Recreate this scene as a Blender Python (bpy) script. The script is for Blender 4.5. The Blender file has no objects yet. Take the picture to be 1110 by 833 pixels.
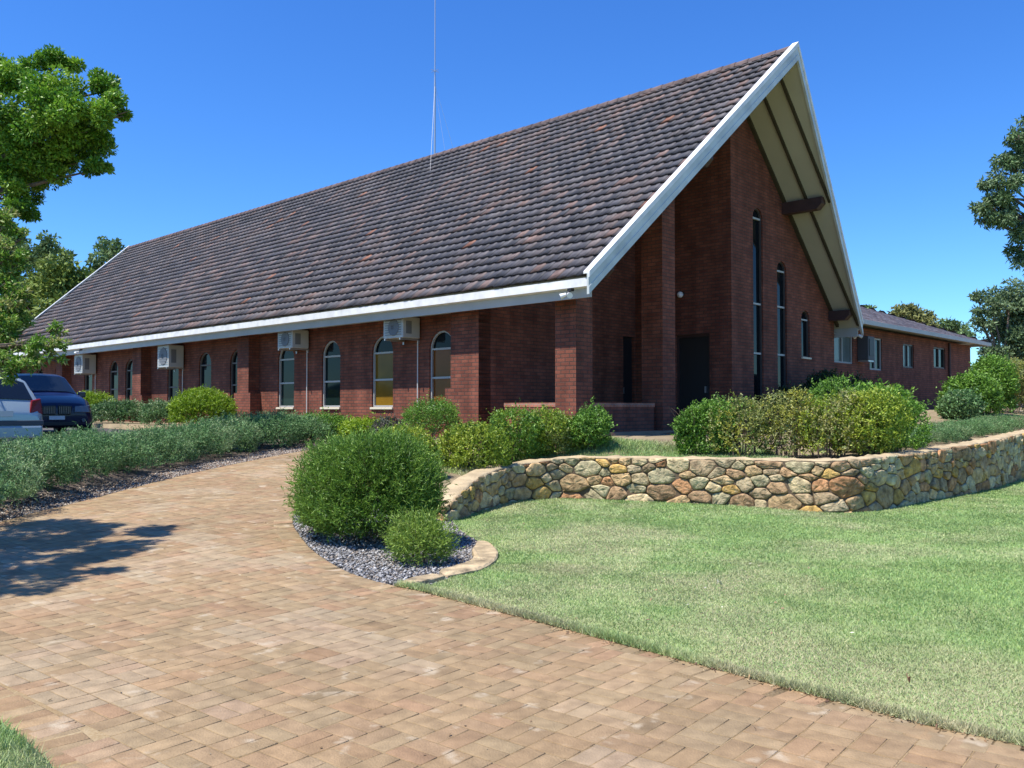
import bpy, bmesh, math, random
import numpy as np
from mathutils import Vector, Matrix, geometry
random.seed(7); RNG = np.random.default_rng(7)
R = math.radians
SC = bpy.context.scene
COL = SC.collection

# ------------------------------------------------------------------ camera, sky, sun, exposure
cam = bpy.data.objects.new('camera', bpy.data.cameras.new('camera')); COL.objects.link(cam)
cam.location = (0, 0, 1.6); cam.rotation_euler = (R(90 + 1.566), 0, 0)
cam.data.sensor_width = 36; cam.data.lens = 942 * 36 / 1110
cam.data.clip_start = 0.1; cam.data.clip_end = 6000
SC.camera = cam
SUN_AZ, SUN_EL = R(238.5), R(63)            # clockwise from +Y
w = bpy.data.worlds.new('World'); SC.world = w; w.use_nodes = True
nt = w.node_tree; nt.nodes.clear()
sky = nt.nodes.new('ShaderNodeTexSky'); sky.sky_type = 'NISHITA'; sky.sun_disc = False
sky.sun_elevation = SUN_EL; sky.sun_rotation = SUN_AZ
sky.air_density = 1.0; sky.dust_density = 0.15; sky.ozone_density = 3.0; sky.altitude = 100
hs = nt.nodes.new('ShaderNodeHueSaturation'); hs.inputs['Saturation'].default_value = 1.22; hs.inputs['Hue'].default_value = 0.51
bg = nt.nodes.new('ShaderNodeBackground'); bg.inputs['Strength'].default_value = 0.125
wo = nt.nodes.new('ShaderNodeOutputWorld')
tint = nt.nodes.new('ShaderNodeMix'); tint.data_type = 'RGBA'; tint.blend_type = 'MULTIPLY'; tint.inputs[0].default_value = 1; tint.inputs[7].default_value = (.57, .925, 1.2, 1)
nt.links.new(sky.outputs[0], hs.inputs['Color']); nt.links.new(hs.outputs[0], tint.inputs[6]); nt.links.new(tint.outputs[2], bg.inputs[0]); nt.links.new(bg.outputs[0], wo.inputs[0])
sl = bpy.data.lights.new('sun', 'SUN'); sl.energy = 5.0; sl.angle = R(0.5); sl.color = (1, 0.95, 0.87)
sun = bpy.data.objects.new('sun', sl); COL.objects.link(sun)
to_sun = Vector((math.sin(SUN_AZ) * math.cos(SUN_EL), math.cos(SUN_AZ) * math.cos(SUN_EL), math.sin(SUN_EL)))
sun.rotation_euler = to_sun.to_track_quat('Z', 'Y').to_euler()
SC.view_settings.view_transform = 'Standard'; SC.view_settings.look = 'None'
SC.view_settings.exposure = 0.55; SC.view_settings.gamma = 1.0; SC.view_settings.use_curve_mapping = False
SC.render.engine = 'CYCLES'; SC.cycles.use_denoising = True; SC.cycles.max_bounces = 6
SC.cycles.transparent_max_bounces = 8

# ------------------------------------------------------------------ helpers
def tag(o, label=None, cat=None, group=None, kind=None):
    if label: o['label'] = label
    if cat: o['category'] = cat
    if group: o['group'] = group
    if kind: o['kind'] = kind
    return o
def empty(name, loc=(0, 0, 0), rz=0, label=None, cat=None, group=None):
    o = bpy.data.objects.new(name, None); COL.objects.link(o); o.location = loc; o.rotation_euler = (0, 0, rz)
    o.empty_display_size = 0.2
    return tag(o, label, cat, group)
def link(name, me, mat, parent=None):
    o = bpy.data.objects.new(name, me); COL.objects.link(o)
    if mat and not me.materials: me.materials.append(mat)
    if parent: o.parent = parent
    return o
def copy_tree(o, parent=None):
    c = o.copy(); COL.objects.link(c)
    if parent: c.parent = parent
    for ch in list(o.children): copy_tree(ch, c)
    return c
PX_F = 942.0; PX_T = 0.02733
def at(px, py, d):
    """point at distance d (along y) seen at photo pixel px,py"""
    u = (px - 555) / PX_F; v = (416.5 - py) / PX_F; c, s = math.cos(PX_T), math.sin(PX_T)
    k = d / (c - v * s)
    return Vector((u * k, d, 1.6 + (s + v * c) * k))

class MB:
    def __init__(self): self.v = []; self.f = []; self.uv = []; self.smooth = False
    def face(self, pts, uv=None):
        n = len(self.v); self.v.extend([tuple(p) for p in pts]); self.f.append(tuple(range(n, n + len(pts))))
        if uv is None:
            P = [Vector(p) for p in pts]; nn = Vector((0, 0, 0))
            for i in range(len(P)): nn += P[i].cross(P[(i + 1) % len(P)])
            nn = nn.normalized() if nn.length > 1e-12 else Vector((0, 0, 1))
            if abs(nn.z) > .8: uv = [(p[0], p[1]) for p in P]
            else:
                t = Vector((-nn.y, nn.x, 0)).normalized(); uv = [(p.dot(t), p.z) for p in P]
        self.uv.extend(uv)
    def box(self, x0, y0, z0, x1, y1, z1):
        a = [(x0, y0, z0), (x1, y0, z0), (x1, y1, z0), (x0, y1, z0), (x0, y0, z1), (x1, y0, z1), (x1, y1, z1), (x0, y1, z1)]
        for q in ((3, 2, 1, 0), (4, 5, 6, 7), (0, 1, 5, 4), (1, 2, 6, 5), (2, 3, 7, 6), (3, 0, 4, 7)): self.face([a[i] for i in q])
        return self
    def hull8(self, a):
        for q in ((3, 2, 1, 0), (4, 5, 6, 7), (0, 1, 5, 4), (1, 2, 6, 5), (2, 3, 7, 6), (3, 0, 4, 7)): self.face([a[i] for i in q])
        return self
    def prism(self, sec, path):
        """sec: list of offset vectors (3d) ; path: points; end caps"""
        rings = [[Vector(p) + Vector(s) for s in sec] for p in path]; n = len(sec)
        for i in range(len(rings) - 1):
            for j in range(n):
                self.face([rings[i][j], rings[i][(j + 1) % n], rings[i + 1][(j + 1) % n], rings[i + 1][j]])
        self.face(rings[0][::-1]); self.face(rings[-1]); return self
    def tube(self, path, rad, n=8, caps=True):
        P = [Vector(p) for p in path]; rads = rad if isinstance(rad, (list, tuple)) else [rad] * len(P)
        rings = []
        for i, p in enumerate(P):
            t = (P[min(i + 1, len(P) - 1)] - P[max(i - 1, 0)]).normalized()
            a = t.cross(Vector((0, 0, 1)) if abs(t.z) < .9 else Vector((1, 0, 0))).normalized(); b = t.cross(a)
            rings.append([p + (a * math.cos(6.2832 * k / n) + b * math.sin(6.2832 * k / n)) * rads[i] for k in range(n)])
        for i in range(len(P) - 1):
            for j in range(n): self.face([rings[i][j], rings[i][(j + 1) % n], rings[i + 1][(j + 1) % n], rings[i + 1][j]])
        if caps: self.face(rings[0]); self.face(rings[-1][::-1])
        return self
    def disc(self, c, axis, r0, r1, h, n=20, r_in=0):
        """ring/cylinder from c along axis by h"""
        c = Vector(c); t = Vector(axis).normalized(); a = t.cross(Vector((0, 0, 1)) if abs(t.z) < .9 else Vector((1, 0, 0))).normalized(); b = t.cross(a)
        def ring(o, r): return [c + t * o + (a * math.cos(6.2832 * k / n) + b * math.sin(6.2832 * k / n)) * r for k in range(n)]
        A, B = ring(0, r0), ring(h, r1)
        for j in range(n): self.face([A[j], A[(j + 1) % n], B[(j + 1) % n], B[j]])
        if r_in: 
            I = ring(h, r_in)
            for j in range(n): self.face([B[j], B[(j + 1) % n], I[(j + 1) % n], I[j]])
        else: self.face(B)
        self.face(A[::-1]); return self
    def build(self, name, mat, parent=None, smooth=False, bevel=0, weld=False):
        me = bpy.data.meshes.new(name); me.from_pydata(self.v, [], self.f); me.update()
        l = me.uv_layers.new(name='UVMap')
        l.data.foreach_set('uv', np.array(self.uv, dtype=np.float32).ravel())
        bm = bmesh.new(); bm.from_mesh(me)
        if weld or smooth or bevel: bmesh.ops.remove_doubles(bm, verts=bm.verts, dist=1e-4)
        bmesh.ops.recalc_face_normals(bm, faces=bm.faces)
        bm.to_mesh(me); bm.free()
        if smooth:
            me.polygons.foreach_set('use_smooth', [True] * len(me.polygons))
        o = link(name, me, mat, parent)
        if bevel:
            m = o.modifiers.new('bevel', 'BEVEL'); m.width = bevel; m.segments = 2; m.limit_method = 'ANGLE'
        return o

def np_mesh(name, V, F, col=None, mat=None, parent=None, smooth=False):
    """V (n,3), F (m,k) uniform faces, col (n,3)"""
    me = bpy.data.meshes.new(name); n, (m, k) = len(V), F.shape
    me.vertices.add(n); me.vertices.foreach_set('co', np.ascontiguousarray(V, dtype=np.float32).ravel())
    me.loops.add(m * k); me.loops.foreach_set('vertex_index', np.ascontiguousarray(F, dtype=np.int32).ravel())
    me.polygons.add(m); me.polygons.foreach_set('loop_start', np.arange(0, m * k, k, dtype=np.int32))
    me.polygons.foreach_set('loop_total', np.full(m, k, dtype=np.int32))
    if smooth: me.polygons.foreach_set('use_smooth', np.ones(m, dtype=bool))
    me.update(calc_edges=True)
    if col is not None:
        a = me.color_attributes.new('Col', 'FLOAT_COLOR', 'POINT')
        a.data.foreach_set('color', np.concatenate([col, np.ones((n, 1))], 1).astype(np.float32).ravel())
    return link(name, me, mat, parent)

def pip(x, y, poly):
    """vectorised point in polygon"""
    P = np.array(poly); ins = np.zeros(len(x), bool); j = len(P) - 1
    for i in range(len(P)):
        xi, yi, xj, yj = P[i, 0], P[i, 1], P[j, 0], P[j, 1]
        if yi != yj:
            c = ((yi > y) != (yj > y)) & (x < (xj - xi) * (y - yi) / (yj - yi) + xi); ins ^= c
        j = i
    return ins
def vnoise(x, y, seed=0, scale=1.0):
    """smooth lattice noise, about -1..1"""
    r = np.random.default_rng(seed); T = r.uniform(-1, 1, (256, 256)); tot = 0
    for o, am in ((1, .75), (2.1, .45)):
        a = r.uniform(0, 6.28); u = (x * np.cos(a) - y * np.sin(a)) * scale * o * .55 + 90.3; v = (x * np.sin(a) + y * np.cos(a)) * scale * o * .55 + 71.7
        i = np.floor(u).astype(int); j = np.floor(v).astype(int); fu = u - i; fv = v - j; fu = fu * fu * (3 - 2 * fu); fv = fv * fv * (3 - 2 * fv)
        g = lambda a_, b_: T[a_ % 256, b_ % 256]
        tot = tot + am * ((g(i, j) * (1 - fu) + g(i + 1, j) * fu) * (1 - fv) + (g(i, j + 1) * (1 - fu) + g(i + 1, j + 1) * fu) * fv)
    return tot * 1.25
def smooth_path(P, step=0.2):
    P = [Vector(p) for p in P]; out = []
    for i in range(len(P) - 1):
        p0, p1, p2, p3 = P[max(i - 1, 0)], P[i], P[i + 1], P[min(i + 2, len(P) - 1)]
        n = max(1, int((p2 - p1).length / step))
        for k in range(n):
            t = k / n
            out.append(0.5 * ((2 * p1) + (p2 - p0) * t + (2 * p0 - 5 * p1 + 4 * p2 - p3) * t * t + (3 * p1 - p0 - 3 * p2 + p3) * t ** 3))
    out.append(P[-1]); return out

# ------------------------------------------------------------------ materials
def mat(name, color=(.5, .5, .5), rough=.6, metal=0, spec=None, noise=0, nscale=3, bump=0, bscale=40, coat=0):
    m = bpy.data.materials.new(name); m.use_nodes = True; N = m.node_tree.nodes; Lk = m.node_tree.links
    b = N['Principled BSDF']; b.inputs['Base Color'].default_value = (*color, 1); b.inputs['Roughness'].default_value = rough
    b.inputs['Metallic'].default_value = metal
    if spec is not None: b.inputs['Specular IOR Level'].default_value = spec
    if coat: b.inputs['Coat Weight'].default_value = coat; b.inputs['Coat Roughness'].default_value = .05
    tc = N.new('ShaderNodeTexCoord')
    if noise:
        n1 = N.new('ShaderNodeTexNoise'); n1.inputs['Scale'].default_value = nscale; n1.inputs['Detail'].default_value = 6
        Lk.new(tc.outputs['Object'], n1.inputs['Vector'])
        mr = N.new('ShaderNodeMapRange'); mr.inputs[1].default_value = .3; mr.inputs[2].default_value = .7; mr.inputs[3].default_value = 1 - noise; mr.inputs[4].default_value = 1 + noise
        Lk.new(n1.outputs[0], mr.inputs[0])
        mx = N.new('ShaderNodeMix'); mx.data_type = 'RGBA'; mx.blend_type = 'MULTIPLY'; mx.inputs[0].default_value = 1
        mx.inputs[6].default_value = (*color, 1); Lk.new(mr.outputs[0], mx.inputs[7]); Lk.new(mx.outputs[2], b.inputs['Base Color'])
    if bump:
        n2 = N.new('ShaderNodeTexNoise'); n2.inputs['Scale'].default_value = bscale; n2.inputs['Detail'].default_value = 4
        Lk.new(tc.outputs['Object'], n2.inputs['Vector'])
        bp = N.new('ShaderNodeBump'); bp.inputs['Strength'].default_value = bump; bp.inputs['Distance'].default_value = .02
        Lk.new(n2.outputs[0], bp.inputs['Height']); Lk.new(bp.outputs[0], b.inputs['Normal'])
    return m
def attr_mat(name, rough=.6, transl=0, nscale=0, namt=.25, bump=0, bscale=60, spec=.3, spots=None):
    """colour from the mesh's own per-piece colour (each tile, stone or leaf has its own)"""
    m = bpy.data.materials.new(name); m.use_nodes = True; N = m.node_tree.nodes; Lk = m.node_tree.links
    b = N['Principled BSDF']; b.inputs['Roughness'].default_value = rough; b.inputs['Specular IOR Level'].default_value = spec
    a = N.new('ShaderNodeAttribute'); a.attribute_name = 'Col'; c = a.outputs['Color']
    tc = N.new('ShaderNodeTexCoord')
    if nscale:
        n1 = N.new('ShaderNodeTexNoise'); n1.inputs['Scale'].default_value = nscale; n1.inputs['Detail'].default_value = 6
        Lk.new(tc.outputs['Object'], n1.inputs['Vector'])
        mr = N.new('ShaderNodeMapRange'); mr.inputs[1].default_value = .3; mr.inputs[2].default_value = .7; mr.inputs[3].default_value = 1 - namt; mr.inputs[4].default_value = 1 + namt
        Lk.new(n1.outputs[0], mr.inputs[0])
        mx = N.new('ShaderNodeMix'); mx.data_type = 'RGBA'; mx.blend_type = 'MULTIPLY'; mx.inputs[0].default_value = 1
        Lk.new(c, mx.inputs[6]); Lk.new(mr.outputs[0], mx.inputs[7]); c = mx.outputs[2]
    if spots:
        sc_, lo, hi, scol, amt = spots
        n3 = N.new('ShaderNodeTexNoise'); n3.inputs['Scale'].default_value = sc_; n3.inputs['Detail'].default_value = 3
        Lk.new(tc.outputs['Object'], n3.inputs['Vector'])
        mr3 = N.new('ShaderNodeMapRange'); mr3.inputs[1].default_value = lo; mr3.inputs[2].default_value = hi; mr3.inputs[3].default_value = 0; mr3.inputs[4].default_value = amt
        Lk.new(n3.outputs[0], mr3.inputs[0])
        mx3 = N.new('ShaderNodeMix'); mx3.data_type = 'RGBA'; mx3.inputs[7].default_value = (*scol, 1)
        Lk.new(mr3.outputs[0], mx3.inputs[0]); Lk.new(c, mx3.inputs[6]); c = mx3.outputs[2]
    Lk.new(c, b.inputs['Base Color'])
    if bump:
        n2 = N.new('ShaderNodeTexNoise'); n2.inputs['Scale'].default_value = bscale; n2.inputs['Detail'].default_value = 5
        Lk.new(tc.outputs['Object'], n2.inputs['Vector'])
        bp = N.new('ShaderNodeBump'); bp.inputs['Strength'].default_value = bump; bp.inputs['Distance'].default_value = .02
        Lk.new(n2.outputs[0], bp.inputs['Height']); Lk.new(bp.outputs[0], b.inputs['Normal'])
    if transl:
        t = N.new('ShaderNodeBsdfTranslucent'); Lk.new(c, t.inputs[0]); ms = N.new('ShaderNodeMixShader'); ms.inputs[0].default_value = transl
        o = N['Material Output']; Lk.new(b.outputs[0], ms.inputs[1]); Lk.new(t.outputs[0], ms.inputs[2]); Lk.new(ms.outputs[0], o.inputs[0])
    return m
def brick_mat(name, c1, c2, mortar, bw=.24, rh=.086):
    m = bpy.data.materials.new(name); m.use_nodes = True; N = m.node_tree.nodes; Lk = m.node_tree.links
    b = N['Principled BSDF']; b.inputs['Roughness'].default_value = .85; b.inputs['Specular IOR Level'].default_value = .25
    uv = N.new('ShaderNodeUVMap')
    br = N.new('ShaderNodeTexBrick'); br.inputs['Scale'].default_value = 1; br.inputs['Brick Width'].default_value = bw; br.inputs['Row Height'].default_value = rh
    br.inputs['Mortar Size'].default_value = .01; br.inputs['Mortar Smooth'].default_value = .2; br.inputs['Bias'].default_value = -.1
    br.inputs['Color1'].default_value = (*c1, 1); br.inputs['Color2'].default_value = (*c2, 1); br.inputs['Mortar'].default_value = (*mortar, 1)
    Lk.new(uv.outputs[0], br.inputs['Vector'])
    n1 = N.new('ShaderNodeTexNoise'); n1.inputs['Scale'].default_value = 2.2; n1.inputs['Detail'].default_value = 8; Lk.new(uv.outputs[0], n1.inputs['Vector'])
    n2 = N.new('ShaderNodeTexNoise'); n2.inputs['Scale'].default_value = 45; n2.inputs['Detail'].default_value = 3; Lk.new(uv.outputs[0], n2.inputs['Vector'])
    ad = N.new('ShaderNodeMath'); ad.operation = 'ADD'; Lk.new(n1.outputs[0], ad.inputs[0]); Lk.new(n2.outputs[0], ad.inputs[1])
    mr = N.new('ShaderNodeMapRange'); mr.inputs[1].default_value = .7; mr.inputs[2].default_value = 1.3; mr.inputs[3].default_value = .68; mr.inputs[4].default_value = 1.32
    Lk.new(ad.outputs[0], mr.inputs[0])
    mx = N.new('ShaderNodeMix'); mx.data_type = 'RGBA'; mx.blend_type = 'MULTIPLY'; mx.inputs[0].default_value = 1
    Lk.new(br.outputs['Color'], mx.inputs[6]); Lk.new(mr.outputs[0], mx.inputs[7]); Lk.new(mx.outputs[2], b.inputs['Base Color'])
    mp = N.new('ShaderNodeMapping'); mp.inputs['Scale'].default_value = (1.6, .22, 1); Lk.new(uv.outputs[0], mp.inputs[0])
    n4 = N.new('ShaderNodeTexNoise'); n4.inputs['Scale'].default_value = 1.5; n4.inputs['Detail'].default_value = 7; Lk.new(mp.outputs[0], n4.inputs['Vector'])
    mr4 = N.new('ShaderNodeMapRange'); mr4.inputs[1].default_value = .35; mr4.inputs[2].default_value = .65; mr4.inputs[3].default_value = .78; mr4.inputs[4].default_value = 1.15; Lk.new(n4.outputs[0], mr4.inputs[0])
    mx4 = N.new('ShaderNodeMix'); mx4.data_type = 'RGBA'; mx4.blend_type = 'MULTIPLY'; mx4.inputs[0].default_value = 1
    Lk.new(mx.outputs[2], mx4.inputs[6]); Lk.new(mr4.outputs[0], mx4.inputs[7]); Lk.new(mx4.outputs[2], b.inputs['Base Color'])
    bp = N.new('ShaderNodeBump'); bp.inputs['Strength'].default_value = .8; bp.inputs['Distance'].default_value = .012; bp.invert = True
    Lk.new(br.outputs['Fac'], bp.inputs['Height']); Lk.new(bp.outputs[0], b.inputs['Normal'])
    return m
def ground_mat(name, stops, scale, rough=.95, fine=60, bump=.5):
    m = bpy.data.materials.new(name); m.use_nodes = True; N = m.node_tree.nodes; Lk = m.node_tree.links
    b = N['Principled BSDF']; b.inputs['Roughness'].default_value = rough; b.inputs['Specular IOR Level'].default_value = .15
    tc = N.new('ShaderNodeTexCoord')
    n1 = N.new('ShaderNodeTexNoise'); n1.inputs['Scale'].default_value = scale; n1.inputs['Detail'].default_value = 7; n1.inputs['Roughness'].default_value = .65
    n2 = N.new('ShaderNodeTexNoise'); n2.inputs['Scale'].default_value = fine; n2.inputs['Detail'].default_value = 4
    Lk.new(tc.outputs['Object'], n1.inputs['Vector']); Lk.new(tc.outputs['Object'], n2.inputs['Vector'])
    mm = N.new('ShaderNodeMath'); mm.operation = 'MULTIPLY_ADD'; mm.inputs[1].default_value = .45; Lk.new(n2.outputs[0], mm.inputs[0])
    mm2 = N.new('ShaderNodeMath'); mm2.operation = 'MULTIPLY'; mm2.inputs[1].default_value = .6; Lk.new(n1.outputs[0], mm2.inputs[0]); Lk.new(mm2.outputs[0], mm.inputs[2])
    cr = N.new('ShaderNodeValToRGB'); e = cr.color_ramp.elements
    while len(e) < len(stops): e.new(.5)
    for i, (p, c) in enumerate(stops): e[i].position = p; e[i].color = (*c, 1)
    Lk.new(mm.outputs[0], cr.inputs[0]); Lk.new(cr.outputs[0], b.inputs['Base Color'])
    bp = N.new('ShaderNodeBump'); bp.inputs['Strength'].default_value = bump; bp.inputs['Distance'].default_value = .02
    Lk.new(n2.outputs[0], bp.inputs['Height']); Lk.new(bp.outputs[0], b.inputs['Normal'])
    return m
M = {}
M['brick'] = brick_mat('red_brick', (.225, .075, .046), (.15, .047, .031), (.08, .053, .042))
M['capbrick'] = brick_mat('capping_brick', (.42, .17, .1), (.34, .13, .085), (.28, .2, .16), bw=.12, rh=.24)
M['white'] = mat('white_painted_timber', (.72, .72, .7), .5, noise=.14, nscale=3.5)
M['fascia'] = mat('offwhite_fascia', (.42, .42, .39), .55, noise=.08, nscale=1.5)
M['barge'] = mat('shade_greyed_barge_paint', (.52, .56, .54), .5, noise=.16, nscale=2.5)  # white barge paint, greyed so the colour carries the gable's shade
M['soffit'] = mat('cream_lining_boards', (.47, .455, .36), .7, noise=.06, nscale=1)
M['beam'] = mat('dark_stained_timber', (.055, .026, .022), .6, noise=.2, nscale=4)
M['rafter'] = mat('dark_rafter', (.05, .04, .02), .7, noise=.2, nscale=4)
M['tiles'] = attr_mat('concrete_roof_tiles', .6, nscale=5, namt=.3, bump=.3, bscale=50)
M['frame'] = mat('grey_white_window_frame', (.4, .41, .39), .5)
M['sill'] = mat('cream_sill', (.66, .6, .45), .7)
def glass(name, c, r=.06):
    return mat(name, c, r, spec=.14, noise=.35, nscale=.7)
M['glass_dark'] = glass('dark_window_glass', (.006, .009, .011), .04)
M['glass_teal'] = glass('greenish_window_glass', (.008, .018, .018))
M['glass_amber'] = glass('amber_window_glass', (.2, .11, .012), .12)
M['glass_brown'] = glass('brown_amber_window_glass', (.17, .06, .014), .12)
M['door'] = mat('dark_door', (.012, .012, .014), .5)
M['metal'] = mat('galvanised_metal', (.5, .5, .5), .4, metal=.8)
M['acwhite'] = mat('white_enamel', (.43, .44, .42), .4, noise=.05)
M['acgrey'] = mat('grey_grille', (.16, .17, .18), .6)
M['pipe'] = mat('pale_pipe', (.6, .58, .55), .5)
M['concrete'] = mat('concrete_slab', (.36, .22, .14), .9, noise=.2, nscale=3, bump=.3)
M['black'] = mat('black_plastic', (.012, .012, .013), .5)
M['lamp'] = mat('white_lamp_glass', (.8, .8, .78), .25)

# ------------------------------------------------------------------ terrain heights
def H0(x, y):
    x = np.asarray(x, float); y = np.asarray(y, float)
    r = 0.04 * np.log1p(np.exp(np.clip((y - 7) / 0.8, -30, 30)))
    wq = np.clip((-0.3 - x) / 2.5, 0, 1); wq = wq * wq * (3 - 2 * wq)
    return r * wq
def Hleft(x, y):
    h = H0(x, y); p = .75 + .015 * (np.asarray(y, float) - 17)
    t = np.clip((-6.5 - np.asarray(x, float)) / 1.3, 0, 1); t = t * t * (3 - 2 * t)
    t = t * np.clip((np.asarray(y, float) - 9) / 5, 0, 1)
    return h * (1 - t) + p * t
LB = Vector((1.5195, 17.4)); ANG = R(90) - 0.7597
AV = Vector((math.cos(ANG), math.sin(ANG))); BV = Vector((-math.sin(ANG), math.cos(ANG)))
def cw(A, B, Z=0): p = LB + AV * A + BV * B; return Vector((p.x, p.y, Z))
FLOOR = 1.06
WALL = [(-.84, 12.15, .31), (-.46, 13.6, .56), (0, 14.78, .64), (.65, 15.28, .71), (1.15, 15.33, .75), (2, 14.95, .77), (2.9, 14.6, .78), (3.75, 14.15, .79), (4.5, 13.58, .81),
        (4.95, 13.28, .83), (5.5, 13.45, .84), (6.4, 14.22, .86), (7.74, 15.5, .9), (9.44, 17.15, .97), (12.05, 20.3, 1.05), (15, 23.6, 1.13), (19, 28, 1.2)]
CTRL = [(a, b, z - .1) for a, b, z in WALL]
for A, B, Z in ((-.3, 0, FLOOR - .06), (-.3, 4, FLOOR - .06), (-.3, 9, FLOOR - .06), (-.3, 14, FLOOR), (-.3, 20, FLOOR), (-.3, 28, FLOOR), (-.3, 38, FLOOR), (2, -.3, FLOOR - .04), (5, -.3, FLOOR - .04), (6.9, -.2, 1.08), (10, 0, 1.12), (13.5, 0, 1.2),
                (17, .5, 1.4), (22, .5, 1.52), (28, .5, 1.58), (34, 0, 1.6), (20, -4, 1.3), (28, -5, 1.45), (24, 12, 1.5), (0, 50, 1.1), (20, 45, 1.5)):
    p = cw(A, B); CTRL.append((p.x, p.y, Z))
CTRL += [(35, 45, 1.7), (45, 60, 1.9), (30, 70, 1.8), (-5.5, 21.5, .78), (-7.6, 23.6, .86), (-3.0, 16, .46), (-3.0, 13, .3), (-2.4, 20, .72)]
CTRL = np.array(CTRL)
def Ht(x, y):
    x = np.atleast_1d(np.asarray(x, float)); y = np.atleast_1d(np.asarray(y, float))
    d2 = (x[:, None] - CTRL[None, :, 0]) ** 2 + (y[:, None] - CTRL[None, :, 1]) ** 2 + .05
    wt = d2 ** -1.6
    return (wt * CTRL[None, :, 2]).sum(1) / wt.sum(1)
def Hbase(x, y):
    t = np.clip((np.asarray(y, float) - 19) / 30, 0, 1); t = t * t * (3 - 2 * t)
    return -.3 + 1.75 * t + 0 * np.asarray(x, float)

def drape(name, poly, hf, mt, res=.5, kind='structure', dz=0):
    P = [Vector((p[0], p[1])) for p in poly]
    B = []
    for i in range(len(P)):
        a, b = P[i], P[(i + 1) % len(P)]; n = max(1, int((b - a).length / res))
        for k in range(n): B.append(a.lerp(b, k / n))
    xs = [p.x for p in P]; ys = [p.y for p in P]
    gx, gy = np.meshgrid(np.arange(min(xs), max(xs), res), np.arange(min(ys), max(ys), res)); gx = gx.ravel() + .013; gy = gy.ravel() + .017
    k = pip(gx, gy, [(p.x, p.y) for p in B]); gx, gy = gx[k], gy[k]
    BA = np.array([(p.x, p.y) for p in B])
    keep = np.array([((BA[:, 0] - a) ** 2 + (BA[:, 1] - b) ** 2).min() > (res * .4) ** 2 for a, b in zip(gx, gy)], bool) if len(gx) else np.zeros(0, bool)
    pts = B + [Vector((a, b)) for a, b in zip(gx[keep], gy[keep])]
    nb = len(B)
    v2, e, f, *_ = geometry.delaunay_2d_cdt(pts, [(i, (i + 1) % nb) for i in range(nb)], [list(range(nb))], 1, 1e-5)
    X = np.array([p.x for p in v2]); Y = np.array([p.y for p in v2]); Z = np.asarray(hf(X, Y)).ravel() + dz
    me = bpy.data.meshes.new(name); me.from_pydata([(a, b, c) for a, b, c in zip(X, Y, Z)], [], [tuple(q) for q in f]); me.update()
    bm = bmesh.new(); bm.from_mesh(me)
    for q in bm.faces:
        q.smooth = True
        if q.normal.z < 0: q.normal_flip()
    eb = [e_ for e_ in bm.edges if e_.is_boundary]          # earth skirt, so that no gap opens where levels step
    ge = bmesh.ops.extrude_edge_only(bm, edges=eb)['geom']
    for v_ in ge:
        if isinstance(v_, bmesh.types.BMVert): v_.co.z -= .45
    bm.to_mesh(me); bm.free()
    return tag(link(name, me, mt), kind=kind)

# ------------------------------------------------------------------ ground surfaces
G_grass = ground_mat('lawn_soil', [(.3, (.15, .22, .08)), (.5, (.23, .31, .12)), (.68, (.34, .35, .18))], .9)
G_dry = ground_mat('dry_ground', [(.3, (.12, .13, .06)), (.5, (.25, .22, .12)), (.7, (.35, .28, .18))], .5)
G_sand = ground_mat('sandy_mulch', [(.3, (.2, .13, .08)), (.5, (.36, .26, .17)), (.7, (.45, .36, .26))], 1.2)
G_bed = ground_mat('bed_soil', [(.3, (.06, .06, .055)), (.5, (.15, .14, .13)), (.7, (.26, .25, .24))], 3)
G_asph = ground_mat('parking_asphalt', [(.3, (.06, .058, .055)), (.5, (.1, .095, .09)), (.7, (.16, .15, .14))], 1)
G_joint = ground_mat('paver_bedding_sand', [(.3, (.17, .115, .06)), (.5, (.27, .19, .1)), (.7, (.36, .28, .17))], 2)
# far sheet
gx = np.concatenate([-np.geomspace(60, 3000, 14)[::-1], np.linspace(-56, 56, 57), np.geomspace(60, 3000, 14)])
gy = np.concatenate([-np.geomspace(20, 3000, 12)[::-1], np.linspace(-16, 80, 49), np.geomspace(86, 3000, 14)])
XX, YY = np.meshgrid(gx, gy); V = np.stack([XX.ravel(), YY.ravel(), Hbase(XX.ravel(), YY.ravel())], 1)
nx, ny = len(gx), len(gy); ii = (np.arange(ny - 1)[:, None] * nx + np.arange(nx - 1)[None, :]).ravel()
tag(np_mesh('ground', V, np.stack([ii, ii + 1, ii + 1 + nx, ii + nx], 1), mat=G_dry, smooth=True), kind='structure')

DR = [(4.9, 1.4), (2.43, 4.17), (2.08, 4.46), (1.56, 5.04), (.88, 5.8), (.04, 6.74), (-.81, 7.65), (-1.03, 7.8), (-1.52, 8.27), (-2.0, 9.04), (-2.34, 9.77), (-2.77, 11.04), (-3.0, 13), (-3.2, 16), (-2.9, 19), (-2.2, 21.6)]
DLft = [(-3.9, 22.4), (-4.35, 20.5), (-5.03, 18.6), (-5.77, 15.35), (-6.1, 12.62), (-6.33, 10.78), (-6.15, 8.5), (-5.3, 6.9), (-3.6, 5.3), (-2.55, 4.42), (-2.03, 3.9), (-1.0, 2.75), (.2, 1.2)]
DRs = [(p.x, p.y) for p in smooth_path([(a, b, 0) for a, b in DR], .25)]
DLs = [(p.x, p.y) for p in smooth_path([(a, b, 0) for a, b in DLft], .25)]
DRIVE = DRs + DLs
drape('driveway', DRIVE, H0, G_joint, .4, dz=-.0022)
HB = [p for p in DLs if p[1] > 8.4][::-1]
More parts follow.
